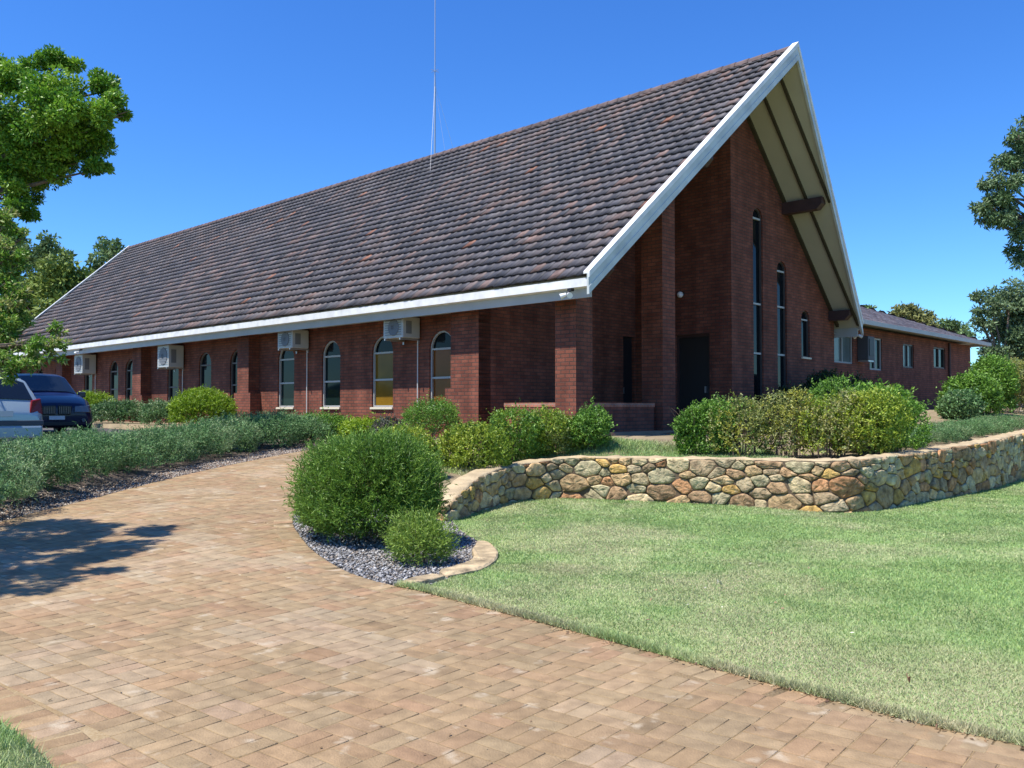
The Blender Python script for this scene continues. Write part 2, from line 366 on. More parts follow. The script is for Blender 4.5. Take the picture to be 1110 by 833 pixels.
drape('hedge_bed', HB + [(-3.9, 22.4), (-7.6, 23.6), (-7.6, 8.2)], lambda x, y: Hleft(x, y), ground_mat('bark_mulch', [(.3, (.05, .04, .035)), (.5, (.14, .11, .09)), (.7, (.3, .26, .22))], 4), .4, dz=-.02)
drape('parking_area', [(-7.6, 8.2), (-7.6, 23.6), (-28.7, 43.7), (-46, 43), (-46, 8.2)], Hleft, G_asph, 1.0, dz=-.03)
wl2 = smooth_path([Vector(p) for p in WALL], .12)
LAWN_IN = [(-.62, 8.1), (-.36, 8.6), (-.22, 9.5), (-.36, 10.4), (-.66, 11.3), (-.84, 12.15)]
LAWN = [p for p in DRs if p[1] < 7.7] + LAWN_IN + [(p.x, p.y) for p in wl2[3:]] + [(27, 30), (30, 8), (14, 1.4)]
drape('lawn', LAWN, H0, G_grass, .5, dz=.004)
VERGE = [p for p in DLs if p[1] < 8.3][::-1] + [(-6.15, 8.3), (-9, 8.2), (-9, 1.2)]
drape('grass_verge', VERGE, H0, G_grass, .5, dz=.0)
ISL = [p for p in DRs if 7.6 < p[1] < 13.6] + [(-1.3, 13.9), (-.72, 13.4)] + LAWN_IN[::-1]
drape('gravel_bed', ISL, H0, G_bed, .25, dz=-.015)
TER = [(p.x - .12 * 0, p.y) for p in wl2] + [(30, 40), (48, 60), (30, 72), (-10, 72), (-32, 60), (-28.7, 43.7), (-7.6, 23.6), (-3.9, 22.4)] + [p for p in DRs if p[1] > 13.05][::-1] + [(-1.3, 13.3)]
drape('garden_terrace', TER, Ht, ground_mat('terrace_mulch', [(.3, (.11, .09, .055)), (.5, (.24, .19, .12)), (.7, (.38, .3, .19))], 1.0), .6)

# pavers: every brick is real, laid in basket weave with a header course along both edges
def pavers():
    C = []; U = []; Vv = []; hl = []; hw = []; colr = []
    def addp(cx, cy, ang, l, wd, col): C.append((cx, cy)); U.append(ang); hl.append(l / 2); hw.append(wd / 2); colr.append(col)
    pal = np.array([(.31, .211, .116), (.29, .19, .104), (.315, .226, .128), (.285, .207, .116), (.31, .196, .112), (.29, .211, .12)])
    rg = np.random.default_rng(3)
    def pc(): return pal[rg.integers(len(pal))] * rg.uniform(.84, 1.12)
    edge_in = []
    for path, side in ((DRs, 1), (DLs, 1)):
        acc = 0
        P = [Vector(p) for p in path]
        for i in range(len(P) - 1):
            d = P[i + 1] - P[i]; Ls = d.length
            t = -acc
            while t + .118 <= Ls + .06:
                if t >= 0:
                    c = P[i] + d * ((t + .059) / Ls); n = Vector((-d.y, d.x)).normalized()
                    q = c + n * .118
                    addp(q.x, q.y, math.atan2(n.y, n.x), .228, .112, pc())
                t += .118
            acc = 0
    ne = len(C)
    th = R(51); cell = .236; c, s = math.cos(th), math.sin(th)
    n = 130
    I, J = np.meshgrid(np.arange(-n, n), np.arange(-n, n)); I = I.ravel(); J = J.ravel()
    X = (I * cell) * c - (J * cell) * s; Y = (I * cell) * s + (J * cell) * c + 8
    k = pip(X, Y, DRIVE); I, J, X, Y = I[k], J[k], X[k], Y[k]
    edge = np.array(DRs + DLs)
    tone = vnoise(X, Y, 5, 1.1)
    wn = vnoise(X, Y, 8, 1.7) * .7 + vnoise(X, Y, 9, 6) * .6; kk = 0
    for q_, (i, j, x, y, tn) in enumerate(zip(I, J, X, Y, tone)):
        kk = q_
        dd = ((edge[:, 0] - x) ** 2 + (edge[:, 1] - y) ** 2).min()
        if dd < .33 ** 2 and abs(y - 22) > .5: 
            if dd < .2 ** 2: continue
        a = th + (math.pi / 2 if (i + j) % 2 else 0)
        off = Vector((-math.sin(a), math.cos(a))) * .059
        base = pal[rg.integers(len(pal))]; pw_ = .28 * min(1, max(0, (wn[kk] - .28) / .35))
        for sg in (-1, 1):
            col = (base * .6 + pal[rg.integers(len(pal))] * .4) * rg.uniform(.93, 1.06) * (1 + .13 * tn)
            if rg.random() < .02: col = col * .85
            col = col * (1 - pw_) + np.array([.4, .335, .24]) * pw_
            addp(x + off.x * sg, y + off.y * sg, a + rg.normal(0, .008), .2275, .111, col)
    C = np.array(C); U = np.array(U); hl = np.array(hl); hw = np.array(hw); colr = np.array(colr); m = len(C)
    ux = np.stack([np.cos(U), np.sin(U)], 1); vx = np.stack([-np.sin(U), np.cos(U)], 1)
    z = H0(C[:, 0], C[:, 1]) + rg.normal(0, .0008, m); z[:ne] -= .0014
    ta = rg.normal(0, .004, m); tb = rg.normal(0, .004, m)
    Vs = []
    for ins, dz in ((0, -.02), (0, .0), (.006, .0014)):
        for sx, sy in ((-1, -1), (1, -1), (1, 1), (-1, 1)):
            lx = sx * (hl - ins); ly = sy * (hw - ins)
            q = C + ux * lx[:, None] + vx * ly[:, None]
            Vs.append(np.column_stack([q, H0(q[:, 0], q[:, 1]) * .0 + z + (H0(q[:, 0], q[:, 1]) - H0(C[:, 0], C[:, 1])) + dz + ta * lx + tb * ly]))
    Vt = np.stack(Vs, 1)             # m,12,3
    F = []
    for r0 in (0, 4):
        for q in range(4): F.append((r0 + q, r0 + (q + 1) % 4, r0 + 4 + (q + 1) % 4, r0 + 4 + q))
    F.append((8, 9, 10, 11))
    F = (np.array(F)[None] + (np.arange(m) * 12)[:, None, None]).reshape(-1, 4)
    col = np.repeat(colr, 12, 0)
    mt = attr_mat('clay_pavers', .85, nscale=9, namt=.2, bump=.4, bscale=90, spec=.2, spots=(4.6, .625, .71, (.46, .38, .27), .65))
    return tag(np_mesh('driveway_pavers', Vt.reshape(-1, 3), F, col, mt), kind='structure')
pavers()
drape('church_path', [tuple(cw(3.4, -.9).xy), tuple(cw(3.4, .4).xy), tuple(cw(7, .4).xy), tuple(cw(7, -.9).xy)], Ht, M['concrete'], .5, dz=.035)

# ------------------------------------------------------------------ church
ch = empty('church', cw(0, 0, 0), ANG, 'long red brick church under a steep dark tiled roof with a pointed white-edged gable', 'church')
W, HW, ZA, ZE, LEN, PROW = 13.745, 6.8725, 10.62, 4.24, 38.5, 1.18
SL = (ZA - ZE) / HW; AW, AP = .96, .58
def roofZ(A): return ZE + SL * (HW - abs(A - HW))
def arch_pts(u0, u1, spring, n=10):
    r = (u1 - u0) / 2; c = (u0 + u1) / 2
    return [(c - r * math.cos(math.pi * k / n), spring + r * math.sin(math.pi * k / n)) for k in range(n + 1)]
def wall_mb(mb, P0, du, dn, length, z0, top, ops, depth=.11):
    """brick wall with openings (u0,u1,sill,spring,arched)"""
    P0 = Vector(P0); du = Vector(du); dn = Vector(dn)
    P = lambda u, z, d=0: P0 + du * u - dn * d + Vector((0, 0, z))
    def q(pts): mb.face([P(*p) for p in pts], [(p[0] + (p[2] if len(p) > 2 else 0), p[1]) for p in pts])
    u = 0
    for (a, b, sill, spring, arched) in sorted(ops) + [(length, length, 0, 0, None)]:
        if a > u: q([(u, z0), (a, z0), (a, top(a)), (u, top(u))])
        if arched is None: break
        if sill > z0: q([(a, z0), (b, z0), (b, sill), (a, sill)])
        ap = arch_pts(a, b, spring) if arched else [(a, spring), (b, spring)]
        for k in range(len(ap) - 1):
            (x0, y0), (x1, y1) = ap[k], ap[k + 1]
            q([(x0, y0), (x1, y1), (x1, top(x1)), (x0, top(x0))])
        loop = [(a, sill)] + ap + [(b, sill)]
        for k in range(len(loop)):
            (x0, y0), (x1, y1) = loop[k], loop[(k + 1) % len(loop)]
            q([(x0, y0), (x1, y1), (x1, y1, depth), (x0, y0, depth)])
        u = b
def window(P0, du, dn, a, b, sill, spring, trans, panes, parent, depth=.1, fw=.045, label=None, framemat=None, sillpart=True, name='window', transmat=None):
    """frame (thing's part) with panes, transoms and sill as sub-parts"""
    P0 = Vector(P0); du = Vector(du); dn = Vector(dn); P = lambda u, z, d: P0 + du * u - dn * d + Vector((0, 0, z))
    ap = arch_pts(a, b, spring, 14) if spring else None
    ztop = trans[-1] if not ap else None
    loop = [(a, sill)] + ap + [(b, sill)]
    c = (a + b) / 2; zc = (sill + spring) / 2
    def inset(p):
        x, z = p
        if z <= spring + 1e-6: return (x + (fw if x < c else -fw), max(z, sill + fw))
        r = (b - a) / 2; k = (r - fw) / r; return (c + (x - c) * k, spring + (z - spring) * k)
    inn = [inset(p) for p in loop]
    mb = MB(); n = len(loop)
    for k in range(n):
        o0, o1, i0, i1 = loop[k], loop[(k + 1) % n], inn[k], inn[(k + 1) % n]
        mb.face([P(*o0, depth - .05), P(*o1, depth - .05), P(*i1, depth - .05), P(*i0, depth - .05)])
        mb.face([P(*i0, depth - .05), P(*i1, depth - .05), P(*i1, depth), P(*i0, depth)])
    tm = MB() if transmat else mb
    for z in trans:
        p = [P(a + fw, z - .025, depth - .045), P(b - fw, z - .025, depth - .045), P(b - fw, z - .025, depth), P(a + fw, z - .025, depth),
             P(a + fw, z + .025, depth - .045), P(b - fw, z + .025, depth - .045), P(b - fw, z + .025, depth), P(a + fw, z + .025, depth)]
        tm.hull8(p)
    f = mb.build(name, framemat or M['frame'], parent)
    if transmat:
        for k in range(len(trans)):
            one = MB(); q6 = tm.f[k * 6:(k + 1) * 6]
            for fc in q6: one.face([tm.v[i] for i in fc])
            one.build('transom', transmat, f)
    if label: f['label'] = label
    zs = [sill] + list(trans) + [None]
    for k in range(len(zs) - 1):
        m2 = MB(); lo = zs[k]; hi = zs[k + 1]
        if hi is not None: pts = [(a, lo), (b, lo), (b, hi), (a, hi)]
        else: pts = [(p[0], p[1]) for p in ap] if abs(lo - spring) < .05 else [(a, lo)] + ap + [(b, lo)]
        m2.face([P(x, z, depth + .005) for x, z in pts])
        m2.build('pane', panes[k], f)
    if sillpart:
        s = MB(); s.hull8([P(a - .02, sill - .06, -.05), P(b + .02, sill - .06, -.05), P(b + .02, sill - .06, depth), P(a - .02, sill - .06, depth),
                           P(a - .02, sill - .01, -.05), P(b + .02, sill - .01, -.05), P(b + .02, sill + .004, depth), P(a - .02, sill + .004, depth)])
        s.build('sill', M['sill'], f)
    return f
# long wall: u runs along B
LW = [(a + .17, b + .17) for a, b in [(4.83, 5.75), (7.22, 8.14), (9.61, 10.53), (12.0, 12.92), (15.0, 15.9), (17.2, 18.1), (19.65, 20.55), (23.4, 24.3), (25.0, 25.9), (27.7, 28.6), (31.3, 32.2), (33.7, 34.6)]]
SILL, SPR = 1.62, 3.09
wb = MB(); B0 = 3.73
wall_mb(wb, (AW, B0, 0), (0, 1, 0), (-1, 0, 0), LEN - .4 - B0, .6, lambda u: 4.62, [(a - B0, b - B0, SILL, SPR, True) for a, b in LW])
wall = wb.build('wall', M['brick'], ch)
M['fframe2'] = mat('shade_darkened_frame', (.12, .115, .105), .6)  # window frames of the far bays, their deep shade put into the colour
pn = [([M['glass_brown'], M['glass_brown'], M['glass_dark']], 'amber brown glass'), ([M['glass_amber'], M['glass_amber'], M['glass_dark']], 'amber yellow glass'),
      ([M['glass_teal'], M['glass_teal'], M['glass_dark']], 'dark greenish glass'), ([M['glass_teal'], M['glass_teal'], M['glass_dark']], 'dark greenish glass')] + [([M['glass_dark'], M['glass_dark'], M['glass_dark']], 'dark glass')] * 8
for (a, b), (pp, lb) in zip(LW, pn):
    window((AW, B0, 0), (0, 1, 0), (-1, 0, 0), a - B0, b - B0, SILL, SPR, [2.36, SPR], pp, ch, label='arched window with ' + lb, framemat=M['frame'] if a < 12.5 else M['fframe2'])
# piers of the long wall (stepped foot), porch pillars
for b0, b1 in ((3.73, 4.7), (14.2, 14.9), (22.15, 22.9), (30.3, 31.05)):
    m = MB(); m.box(AP, b0, .6, AW + .02, b1, 4.4); m.box(AP - .003, b0 - (.0 if b0 < 4 else .12), .6, AW + .02, b1 + .2, 2.08); m.build('pier', M['brick'], ch)
for a0, a1, b0, b1, zt in ((AP, AP + .56, .78, 1.36, 4.42), (3.66, 4.2, .66, 1.26, 7.3)):
    m = MB(); m.box(a0, b0, .8, a1, b1, zt); m.build('pillar', M['brick'], ch)
# porch back wall, porch side wall, front wall, right wall, end wall
wb = MB(); wall_mb(wb, (AP + .003, B0, 0), (1, 0, 0), (0, -1, 0), HW - AP, .8, lambda u: roofZ(AP + u) - .36, [(5.7, 6.25, FLOOR, 3.62, False)], .16); wb.build('wall', M['brick'], ch)
wb = MB(); wall_mb(wb, (HW, .65, 0), (0, 1, 0), (-1, 0, 0), B0 - .65, .8, lambda u: 10.2, [(.66, 1.72, FLOOR, 3.6, False)], .16); wb.build('wall', M['brick'], ch)
FW = [(8.06 - HW, 8.62 - HW, 1.45, 6.84, True), (9.46 - HW, 10.04 - HW, 1.45, 5.53, True), (10.98 - HW, 11.54 - HW, 3.12, 4.24, True)]
wb = MB(); wall_mb(wb, (HW, .65, 0), (1, 0, 0), (0, -1, 0), 13.3 - HW, .8, lambda u: roofZ(HW + u) - .36, FW); wb.build('wall', M['brick'], ch)
M['fframe'] = mat('dark_narrow_frame', (.07, .06, .055), .5); 
for k, (a, b, s_, sp, _) in enumerate(FW):
    tr = [[3.1, 4.47, sp], [3.12, 4.5, sp], [sp]][k]
    f = window((HW, .65, 0), (1, 0, 0), (0, -1, 0), a, b, s_, sp, tr, [M['glass_dark']] * 4, ch, framemat=M['fframe'], fw=.03, transmat=M['frame'],
               label=['tall narrow arched window, the highest of three', 'middle-height narrow arched window', 'short narrow arched window'][k], sillpart=(k == 2))
wb = MB(); wall_mb(wb, (13.3, .65, 0), (0, 1, 0), (1, 0, 0), LEN - 1.05, .8, lambda u: 4.3, []); wb.build('wall', M['brick'], ch)
wb = MB(); wall_mb(wb, (AW, LEN - .4, 0), (1, 0, 0), (0, 1, 0), 13.3 - AW, .6, lambda u: roofZ(AW + u) - .36 if abs(u - (HW - AW)) > 1e-6 else 10.2, []); wb.build('wall', M['brick'], ch)
# doors
m = MB(); m.box(HW + .1, 1.33, FLOOR, HW + .15, 2.36, 3.58); d = m.build('door', M['door'], ch)
m = MB(); 
for bx in ((HW + .06, 1.315, FLOOR, HW + .16, 1.375, 3.6), (HW + .06, 2.315, FLOOR, HW + .16, 2.375, 3.6), (HW + .06, 1.375, 3.53, HW + .16, 2.315, 3.6)): m.box(*bx)
m.build('door_frame', M['beam'], d)
m = MB(); m.box(HW + .03, 1.46, 2.0, HW + .1, 1.49, 2.18); m.build('handle', M['metal'], d)
m = MB(); m.box(AP + 5.7, B0 + .1, FLOOR, AP + 6.25, B0 + .14, 3.62); d = m.build('door', M['door'], ch)
m = MB(); m.box(AP + 5.76, B0 + .03, 2.0, AP + 5.79, B0 + .1, 2.18); m.build('handle', M['metal'], d)
# porch floor and low wall
m = MB(); m.box(AP - .25, .45, .75, HW, B0, FLOOR); m.build('porch_floor', M['concrete'], ch)
m = MB(); m.box(AP + .56, .8, .8, 3.5, 1.05, 1.62); m.box(AP + .01, 1.36, .8, AP + .27, 2.9, 1.62); pw = m.build('porch_wall', M['brick'], ch)
m = MB(); m.box(AP + .56, .79, 1.62, 3.52, 1.06, 1.71); m.box(AP, 1.36, 1.62, AP + .28, 2.9, 1.71); m.build('capping', M['capbrick'], pw)

# roof: deck (lined underside), tiles, ridge caps, barge boards, gutter, fascia, rafters and beams
def Bf(A): return -PROW * (1 - abs(A - HW) / HW)
m = MB()
for s in (0, 1):
    X = lambda A: A if s == 0 else W - A
    P = [(X(.16), Bf(.16) - .012), (X(HW), Bf(HW) - .012), (X(HW), LEN - .04), (X(.16), LEN - .04)]
    zz = [roofZ(.16), ZA, ZA, roofZ(.16)]
    m.hull8([(p[0], p[1], z - .27) for p, z in zip(P, zz)] + [(p[0], p[1], z - .1) for p, z in zip(P, zz)])
roof = m.build('roof', M['soffit'], ch)
def tiles(side):
    rg = np.random.default_rng(11 + side); nc = 28; tw = .262; prof = np.array([.002, .03, .027, .012, .008, .0]); pu = np.array([0, .07, .38, .5, .9, 1.0])
    Vs = []; Cs = []; K = 6
    for i in range(nc):
        A0 = HW * i / nc - (.03 if i == 0 else 0); A1 = min(HW * (i + 1) / nc + .05, HW)
        bs = Bf(HW * (i + .5) / nc) + .04 - (.5 * tw if i % 2 else 0) * 0
        n = int((LEN - .05 - bs) / tw)
        b = bs + np.arange(n) * tw
        jit = rg.normal(0, .004, n); tilt = rg.normal(0, .006, n)
        P = np.zeros((n, 3 * K, 3))
        for k in range(K):
            bb = b + pu[k] * (tw + .008)
            for r, (A, up) in enumerate(((A0 + .075, -.01), (A0, .06), (A1, .004))):
                An = A + (jit if r < 2 else 0)
                P[:, r * K + k, 0] = An
                P[:, r * K + k, 1] = bb
                P[:, r * K + k, 2] = ZE + SL * An + (up + (prof[k] if r else prof[k] * .7) + tilt * (pu[k] - .5))
        Vs.append(P)
        # colour: weathered slate with rusty patches
        patch = vnoise(b, np.full(n, i * .34), 21, .35) + .6 * vnoise(b, np.full(n, i * .34), 22, 1.1)
        pal = np.array([(.07, .07, .078), (.098, .093, .098), (.135, .118, .114), (.18, .135, .118), (.23, .15, .12), (.33, .15, .09)])
        lev = 1.0 + patch * 1.0 + rg.normal(0, .85, n) + np.clip(1 - b / 14, 0, 1) * .7
        lev = lev + np.where(rg.random(n) < .1 + .16 * np.clip(1 - b / 18, 0, 1), rg.uniform(.8, 2.4, n), 0)
        lev = np.where(rg.random(n) < .006, 5, np.clip(lev, 0, 4)); lo = np.floor(lev).astype(int); hi = np.minimum(lo + 1, 5); fr = (lev - lo)[:, None]
        c = pal[lo] * (1 - fr) + pal[hi] * fr; c = c * rg.uniform(.8, 1.2, (n, 1)) * np.array([.74, .74, .79])
        gl = rg.random(n) < .05; c[gl] = c[gl] * .75 + np.array([.2, .19, .185]) * .25
        Cs.append(np.repeat(c[:, None, :], 3 * K, 1))
    Vt = np.concatenate(Vs); Ct = np.concatenate(Cs); n = len(Vt)
    if side: Vt[:, :, 0] = W - Vt[:, :, 0]
    F = []
    for r in (0, 1):
        for k in range(K - 1): F.append((r * K + k, r * K + k + 1, (r + 1) * K + k + 1, (r + 1) * K + k))
    F = np.array(F)
    if not side: F = F[:, ::-1]
    F = (F[None] + (np.arange(n) * 3 * K)[:, None, None]).reshape(-1, 4)
    return np_mesh('roof_tiles', Vt.reshape(-1, 3), F, Ct.reshape(-1, 3), M['tiles'], roof)
tiles(0); tiles(1)
m = MB(); b = Bf(HW) + .1
ridge_c = []
while b < LEN - .1:
    r = .13; n = 6
    for k in range(n):
        a0, a1 = math.pi * k / n, math.pi * (k + 1) / n
        f = lambda a, bb, rr: (HW - rr * math.cos(a), bb, ZA - .06 + rr * 1.05 * math.sin(a))
        m.face([f(a0, b, r + .015), f(a1, b, r + .015), f(a1, b + .4, r), f(a0, b + .4, r)])
        m.face([f(a0, b, r - .03), f(a1, b, r - .03), f(a1, b, r + .015), f(a0, b, r + .015)])
    b += .38
m.build('ridge_cap', mat('ridge_tiles', (.11, .075, .07), .8, noise=.5, nscale=2.6, bump=.3), roof)
for end in (0, 1):                       # barge boards, front (prow) and far end
    for s in (0, 1):
        X = (lambda A: A) if s == 0 else (lambda A: W - A)
        if end == 0: p0, p1 = Vector((X(-.05), -.03, ZE - .045)), Vector((X(HW), -PROW - .03, ZA)); o = -1
        else: p0, p1 = Vector((X(-.05), LEN, ZE - .045)), Vector((X(HW), LEN, ZA)); o = 1
        def sec(d0, d1, z0, z1): return [(0, o * d0, z0), (0, o * d1, z0), (0, o * d1, z1), (0, o * d0, z1)]
        m = MB(); m.prism(sec(-.01, .035, -.32, .1), [p0, p1]); bb = m.build('barge_board', M['barge'], ch)
        m = MB(); m.prism(sec(-.1, .06, .1, .145), [p0, p1]); m.prism(sec(.035, .055, .02, .1), [p0, p1]); m.build('capping', M['white'], bb)
        m = MB(); m.prism(sec(.036, .05, -.32, -.17), [p0, p1]); m.build('moulding', M['barge'], bb)
for s in (0, 1):                         # gutter, fascia, eave lining
    X = (lambda A: A) if s == 0 else (lambda A: W - A)
    path = lambda A, z: [Vector((X(A), .02, z)), Vector((X(A), LEN - .02, z))]
    def xs(a): return a if s == 0 else -a
    m = MB(); m.prism([(xs(0), 0, 0), (xs(.11), 0, -.02), (xs(.11), 0, .02), (xs(.012), 0, .03), (xs(.012), 0, .17), (xs(0), 0, .17)], path(0, 4.05)); 
    m.prism([(xs(.11), 0, -.02), (xs(.123), 0, -.02), (xs(.123), 0, .17), (xs(.11), 0, .17)], path(0, 4.05))
    m.build('gutter', M['white'], roof)
    m = MB(); m.prism([(xs(.125), 0, -.36), (xs(.16), 0, -.36), (xs(.16), 0, -.03), (xs(.125), 0, -.03)], path(0, 4.2)); m.build('fascia', M['fascia'], roof)
    m = MB(); m.prism([(xs(.16), 0, -.25), (xs(AW + .1), 0, -.25), (xs(AW + .1), 0, -.22), (xs(.16), 0, -.22)], [Vector((X(0), .72 if s else B0, 4.2)), Vector((X(0), LEN - .02, 4.2))]); m.build('eave_lining', M['fascia'], roof)
for s in (0, 1):
    X = (lambda A: A) if s == 0 else (lambda A: W - A)
    for Bc, wd in ((.6, .1), (-.05, .07), (-.66, .07)):
        Amin = .3 if Bc >= 0 else HW * (-Bc - .02) / PROW
        m = MB(); m.prism([(0, -wd / 2, -.36), (0, wd / 2, -.36), (0, wd / 2, -.268), (0, -wd / 2, -.268)], [(X(max(.3, Amin)), Bc, roofZ(max(.3, Amin))), (X(HW), Bc, ZA)]); m.build('rafter', M['rafter'], ch)
    for A, h in ((3.84, .33), (.74, .3)):
        zt = roofZ(A) - .3; bf = Bf(A) + .12
        m = MB(); m.prism([(-.13, 0, 0), (.13, 0, 0), (.13, 0, h), (-.13, 0, h)], [(X(A), .64, zt - h), (X(A), bf + .15, zt - h)])
        if True:
            e = [(X(A) - .13, bf + .15, zt - h), (X(A) + .13, bf + .15, zt - h), (X(A) + .13, bf + .15, zt), (X(A) - .13, bf + .15, zt)]
            g = [(X(A) - .13, bf, zt - h * .55), (X(A) + .13, bf, zt - h * .55), (X(A) + .13, bf, zt), (X(A) - .13, bf, zt)]
            for q in range(4): m.face([e[q], e[(q + 1) % 4], g[(q + 1) % 4], g[q]])
            m.face(g)
        m.build('beam', M['beam'], ch)
m = MB(); m.tube([(13.36, .72, 1.0), (13.36, .72, 4.0)], .04); m.build('downpipe', M['pipe'], ch)

# wall lamp beside the porch door
p = cw(HW, 2.14, 4.72); lm = empty('wall_lamp', p, ANG, 'small round white wall lamp above the dark porch door', 'lamp')
m = MB(); m.box(-.06, -.05, -.05, 0, .05, .05); m.build('bracket', M['black'], lm)
bm = bmesh.new(); bmesh.ops.create_uvsphere(bm, u_segments=14, v_segments=10, radius=.085, matrix=Matrix.Translation((-.13, 0, -.02))); me = bpy.data.meshes.new('globe'); bm.to_mesh(me); bm.free(); link('globe', me, M['lamp'], lm)

# floodlights under the eaves
def floodlight(A, B, Z, rz, label):
    t = empty('floodlight', cw(A, B, Z), ANG + rz, label, 'floodlight', 'floodlights on the eaves')
    m = MB(); m.box(-.05, -.05, -.03, .05, .05, .03); m.tube([(-.03, 0, -.02), (-.1, 0, -.1)], .018, 6); m.build('bracket', M['black'], t)
    for sg in (-1, 1):
        m = MB(); m.disc((-.1, .03 * sg, -.1), (-.6, .75 * sg, -.35), .035, .06, .13, 14); m.build('lamp_head', M['lamp'], t)
floodlight(-.05, .4, 4.0, 0, 'small twin floodlight under the near gutter corner of the gable')
floodlight(-.02, 26.5, 3.98, 0, 'small twin floodlight on the fascia near the parked cars')
floodlight(W + .05, .15, 4.0, math.pi, 'small twin floodlight at the gable corner beside the low annex')

# air conditioners hung under the eave
def aircon(b, wd, h, dp, zb, label, sunny):
    t = empty('air_conditioner', cw(AW, b, zb), ANG, label, 'air conditioner', 'air conditioners along the church wall')
    m = MB(); m.box(-dp, -wd / 2, 0, -.06, wd / 2, h); m.build('casing', M['acwhite'], t, bevel=.015)
    m = MB(); m.disc((-dp - .001, -.02, h * .5), (-1, 0, 0), h * .4, h * .38, .02, 22, h * .12)
    for k in range(7): z = h * (.16 + .113 * k); m.box(-dp - .026, -wd * .42, z - .008, -dp - .018, wd * .38, z + .008)
    m.build('fan_grille', M['acgrey'], t)
    m = MB(); m.box(-dp * .85, -wd / 2 - .008, h * .2, -dp * .55, -wd / 2 - .001, h * .8); m.build('side_panel', M['acgrey'], t)
    m = MB()
    for y in (-wd * .38, wd * .38): m.box(-dp - .03, y - .02, -.05, 0, y + .02, -.004); m.box(-.035, y - .02, -.12, 0, y + .02, -.05)
    m.build('bracket', M['metal'], t)
    m = MB(); m.tube([(-.05, -wd / 2 + .1, .0), (-.05, -wd / 2 + .1, -2.2)], .015, 6); m.build('pipe', M['pipe'], t)
aircon(6.62, .8, .54, .62, 3.38, 'white air conditioner with a thin pipe between the two amber arched windows', 0)
aircon(11.7, .8, .54, .62, 3.36, 'white air conditioner on brackets above the dark window left of the amber ones', 0)
aircon(19.75, .9, .8, .62, 3.05, 'boxy white air conditioner above the yellow-green round bush', 1)
aircon(27.75, .9, .8, .62, 3.05, 'boxy white air conditioner on the church wall right above the parked cars', 1)

# radio mast on the ridge
t = empty('antenna_mast', cw(HW, 12.45, ZA), ANG, 'tall thin radio mast standing on the church ridge', 'antenna')
m = MB(); m.tube([(0, 0, -.2), (0, 0, 2.6), (0, 0, 3.0), (0, 0, 6.0)], [.035, .035, .022, .016], 8); m.build('mast', M['metal'], t)
m = MB(); m.tube([(0, 0, 2.6), (-1.0, -.9, -.93)], .005, 4); m.tube([(0, 0, 2.6), (.9, -.5, -.8)], .006, 4); m.tube([(0, 0, 2.6), (0, -.55, .05)], .005, 4); m.build('guy_wire', M['metal'], t)
m = MB(); m.tube([(-.18, 0, 3.1), (.18, 0, 3.1)], .008, 5); m.tube([(0, -.18, 3.1), (0, .18, 3.1)], .008, 5); m.build('cross_arm', M['metal'], t)

# ------------------------------------------------------------------ low annex behind
an = empty('annex_building', cw(0, 0, 0), ANG, 'low red brick annex with a hipped tiled roof behind the gable', 'building')
A0, A1, BW_, GZ = 13.6, 30.6, 1.55, 4.6
wb = MB(); AWN = [(15.3, 17.0, 3.15, 4.15), (18.5, 19.7, 3.0, 4.2), (21.9, 23.1, 3.2, 4.15), (25.5, 27.0, 3.3, 4.2)]
wall_mb(wb, (A0, BW_, 0), (1, 0, 0), (0, -1, 0), A1 - A0, .8, lambda u: GZ - .1, [(a - A0, b - A0, s_, t_, False) for a, b, s_, t_ in AWN], .1)
wall_mb(wb, (A1, BW_, 0), (0, 1, 0), (1, 0, 0), 11, .8, lambda u: GZ - .1, []); wall_mb(wb, (A1, BW_ + 11, 0), (-1, 0, 0), (0, 1, 0), A1 - A0, .8, lambda u: GZ - .1, [])
wb.build('wall', M['brick'], an)
M['aframe'] = mat('pale_annex_frame', (.32, .33, .32), .5)
M['wpane'] = glass('pale_curtained_glass', (.12, .16, .16), .1)
for k, (a, b, s_, t_) in enumerate(AWN):
    m = MB(); fwd = .06; y = BW_ + .04
    for bx in ((a, y, s_, a + fwd, y + .05, t_), (b - fwd, y, s_, b, y + .05, t_), (a + fwd, y, s_, b - fwd, y + .05, s_ + fwd), (a + fwd, y, t_ - fwd, b - fwd, y + .05, t_), ((a + b) / 2 - .03, y, s_ + fwd, (a + b) / 2 + .03, y + .05, t_ - fwd)): m.box(*bx)
    f = m.build('window', M['fframe'] if k in (2, 3) else M['aframe'], an)
    m = MB(); m.face([(a, y + .055, s_), (b, y + .055, s_), (b, y + .055, t_), (a, y + .055, t_)]); m.build('pane', M['wpane'] if k in (0, 2) else M['glass_teal'], f)
m = MB(); zr = GZ + 2.4; e0, e1 = .95, 13.1; mid = (e0 + e1) / 2; Ae = A1 + .6
Pp = [(A0 - 6, e0, GZ), (Ae, e0, GZ), (Ae, e1, GZ), (A0 - 6, e1, GZ), (A0 - 6, mid, zr), (Ae - (mid - e0), mid, zr)]
m.face([Pp[3], Pp[2], Pp[1], Pp[0]]); m.face([Pp[0], Pp[1], Pp[5], Pp[4]]); m.face([Pp[1], Pp[2], Pp[5]]); m.face([Pp[2], Pp[3], Pp[4], Pp[5]]); m.face([Pp[3], Pp[0], Pp[4]])
arf = m.build('roof', M['fascia'], an)
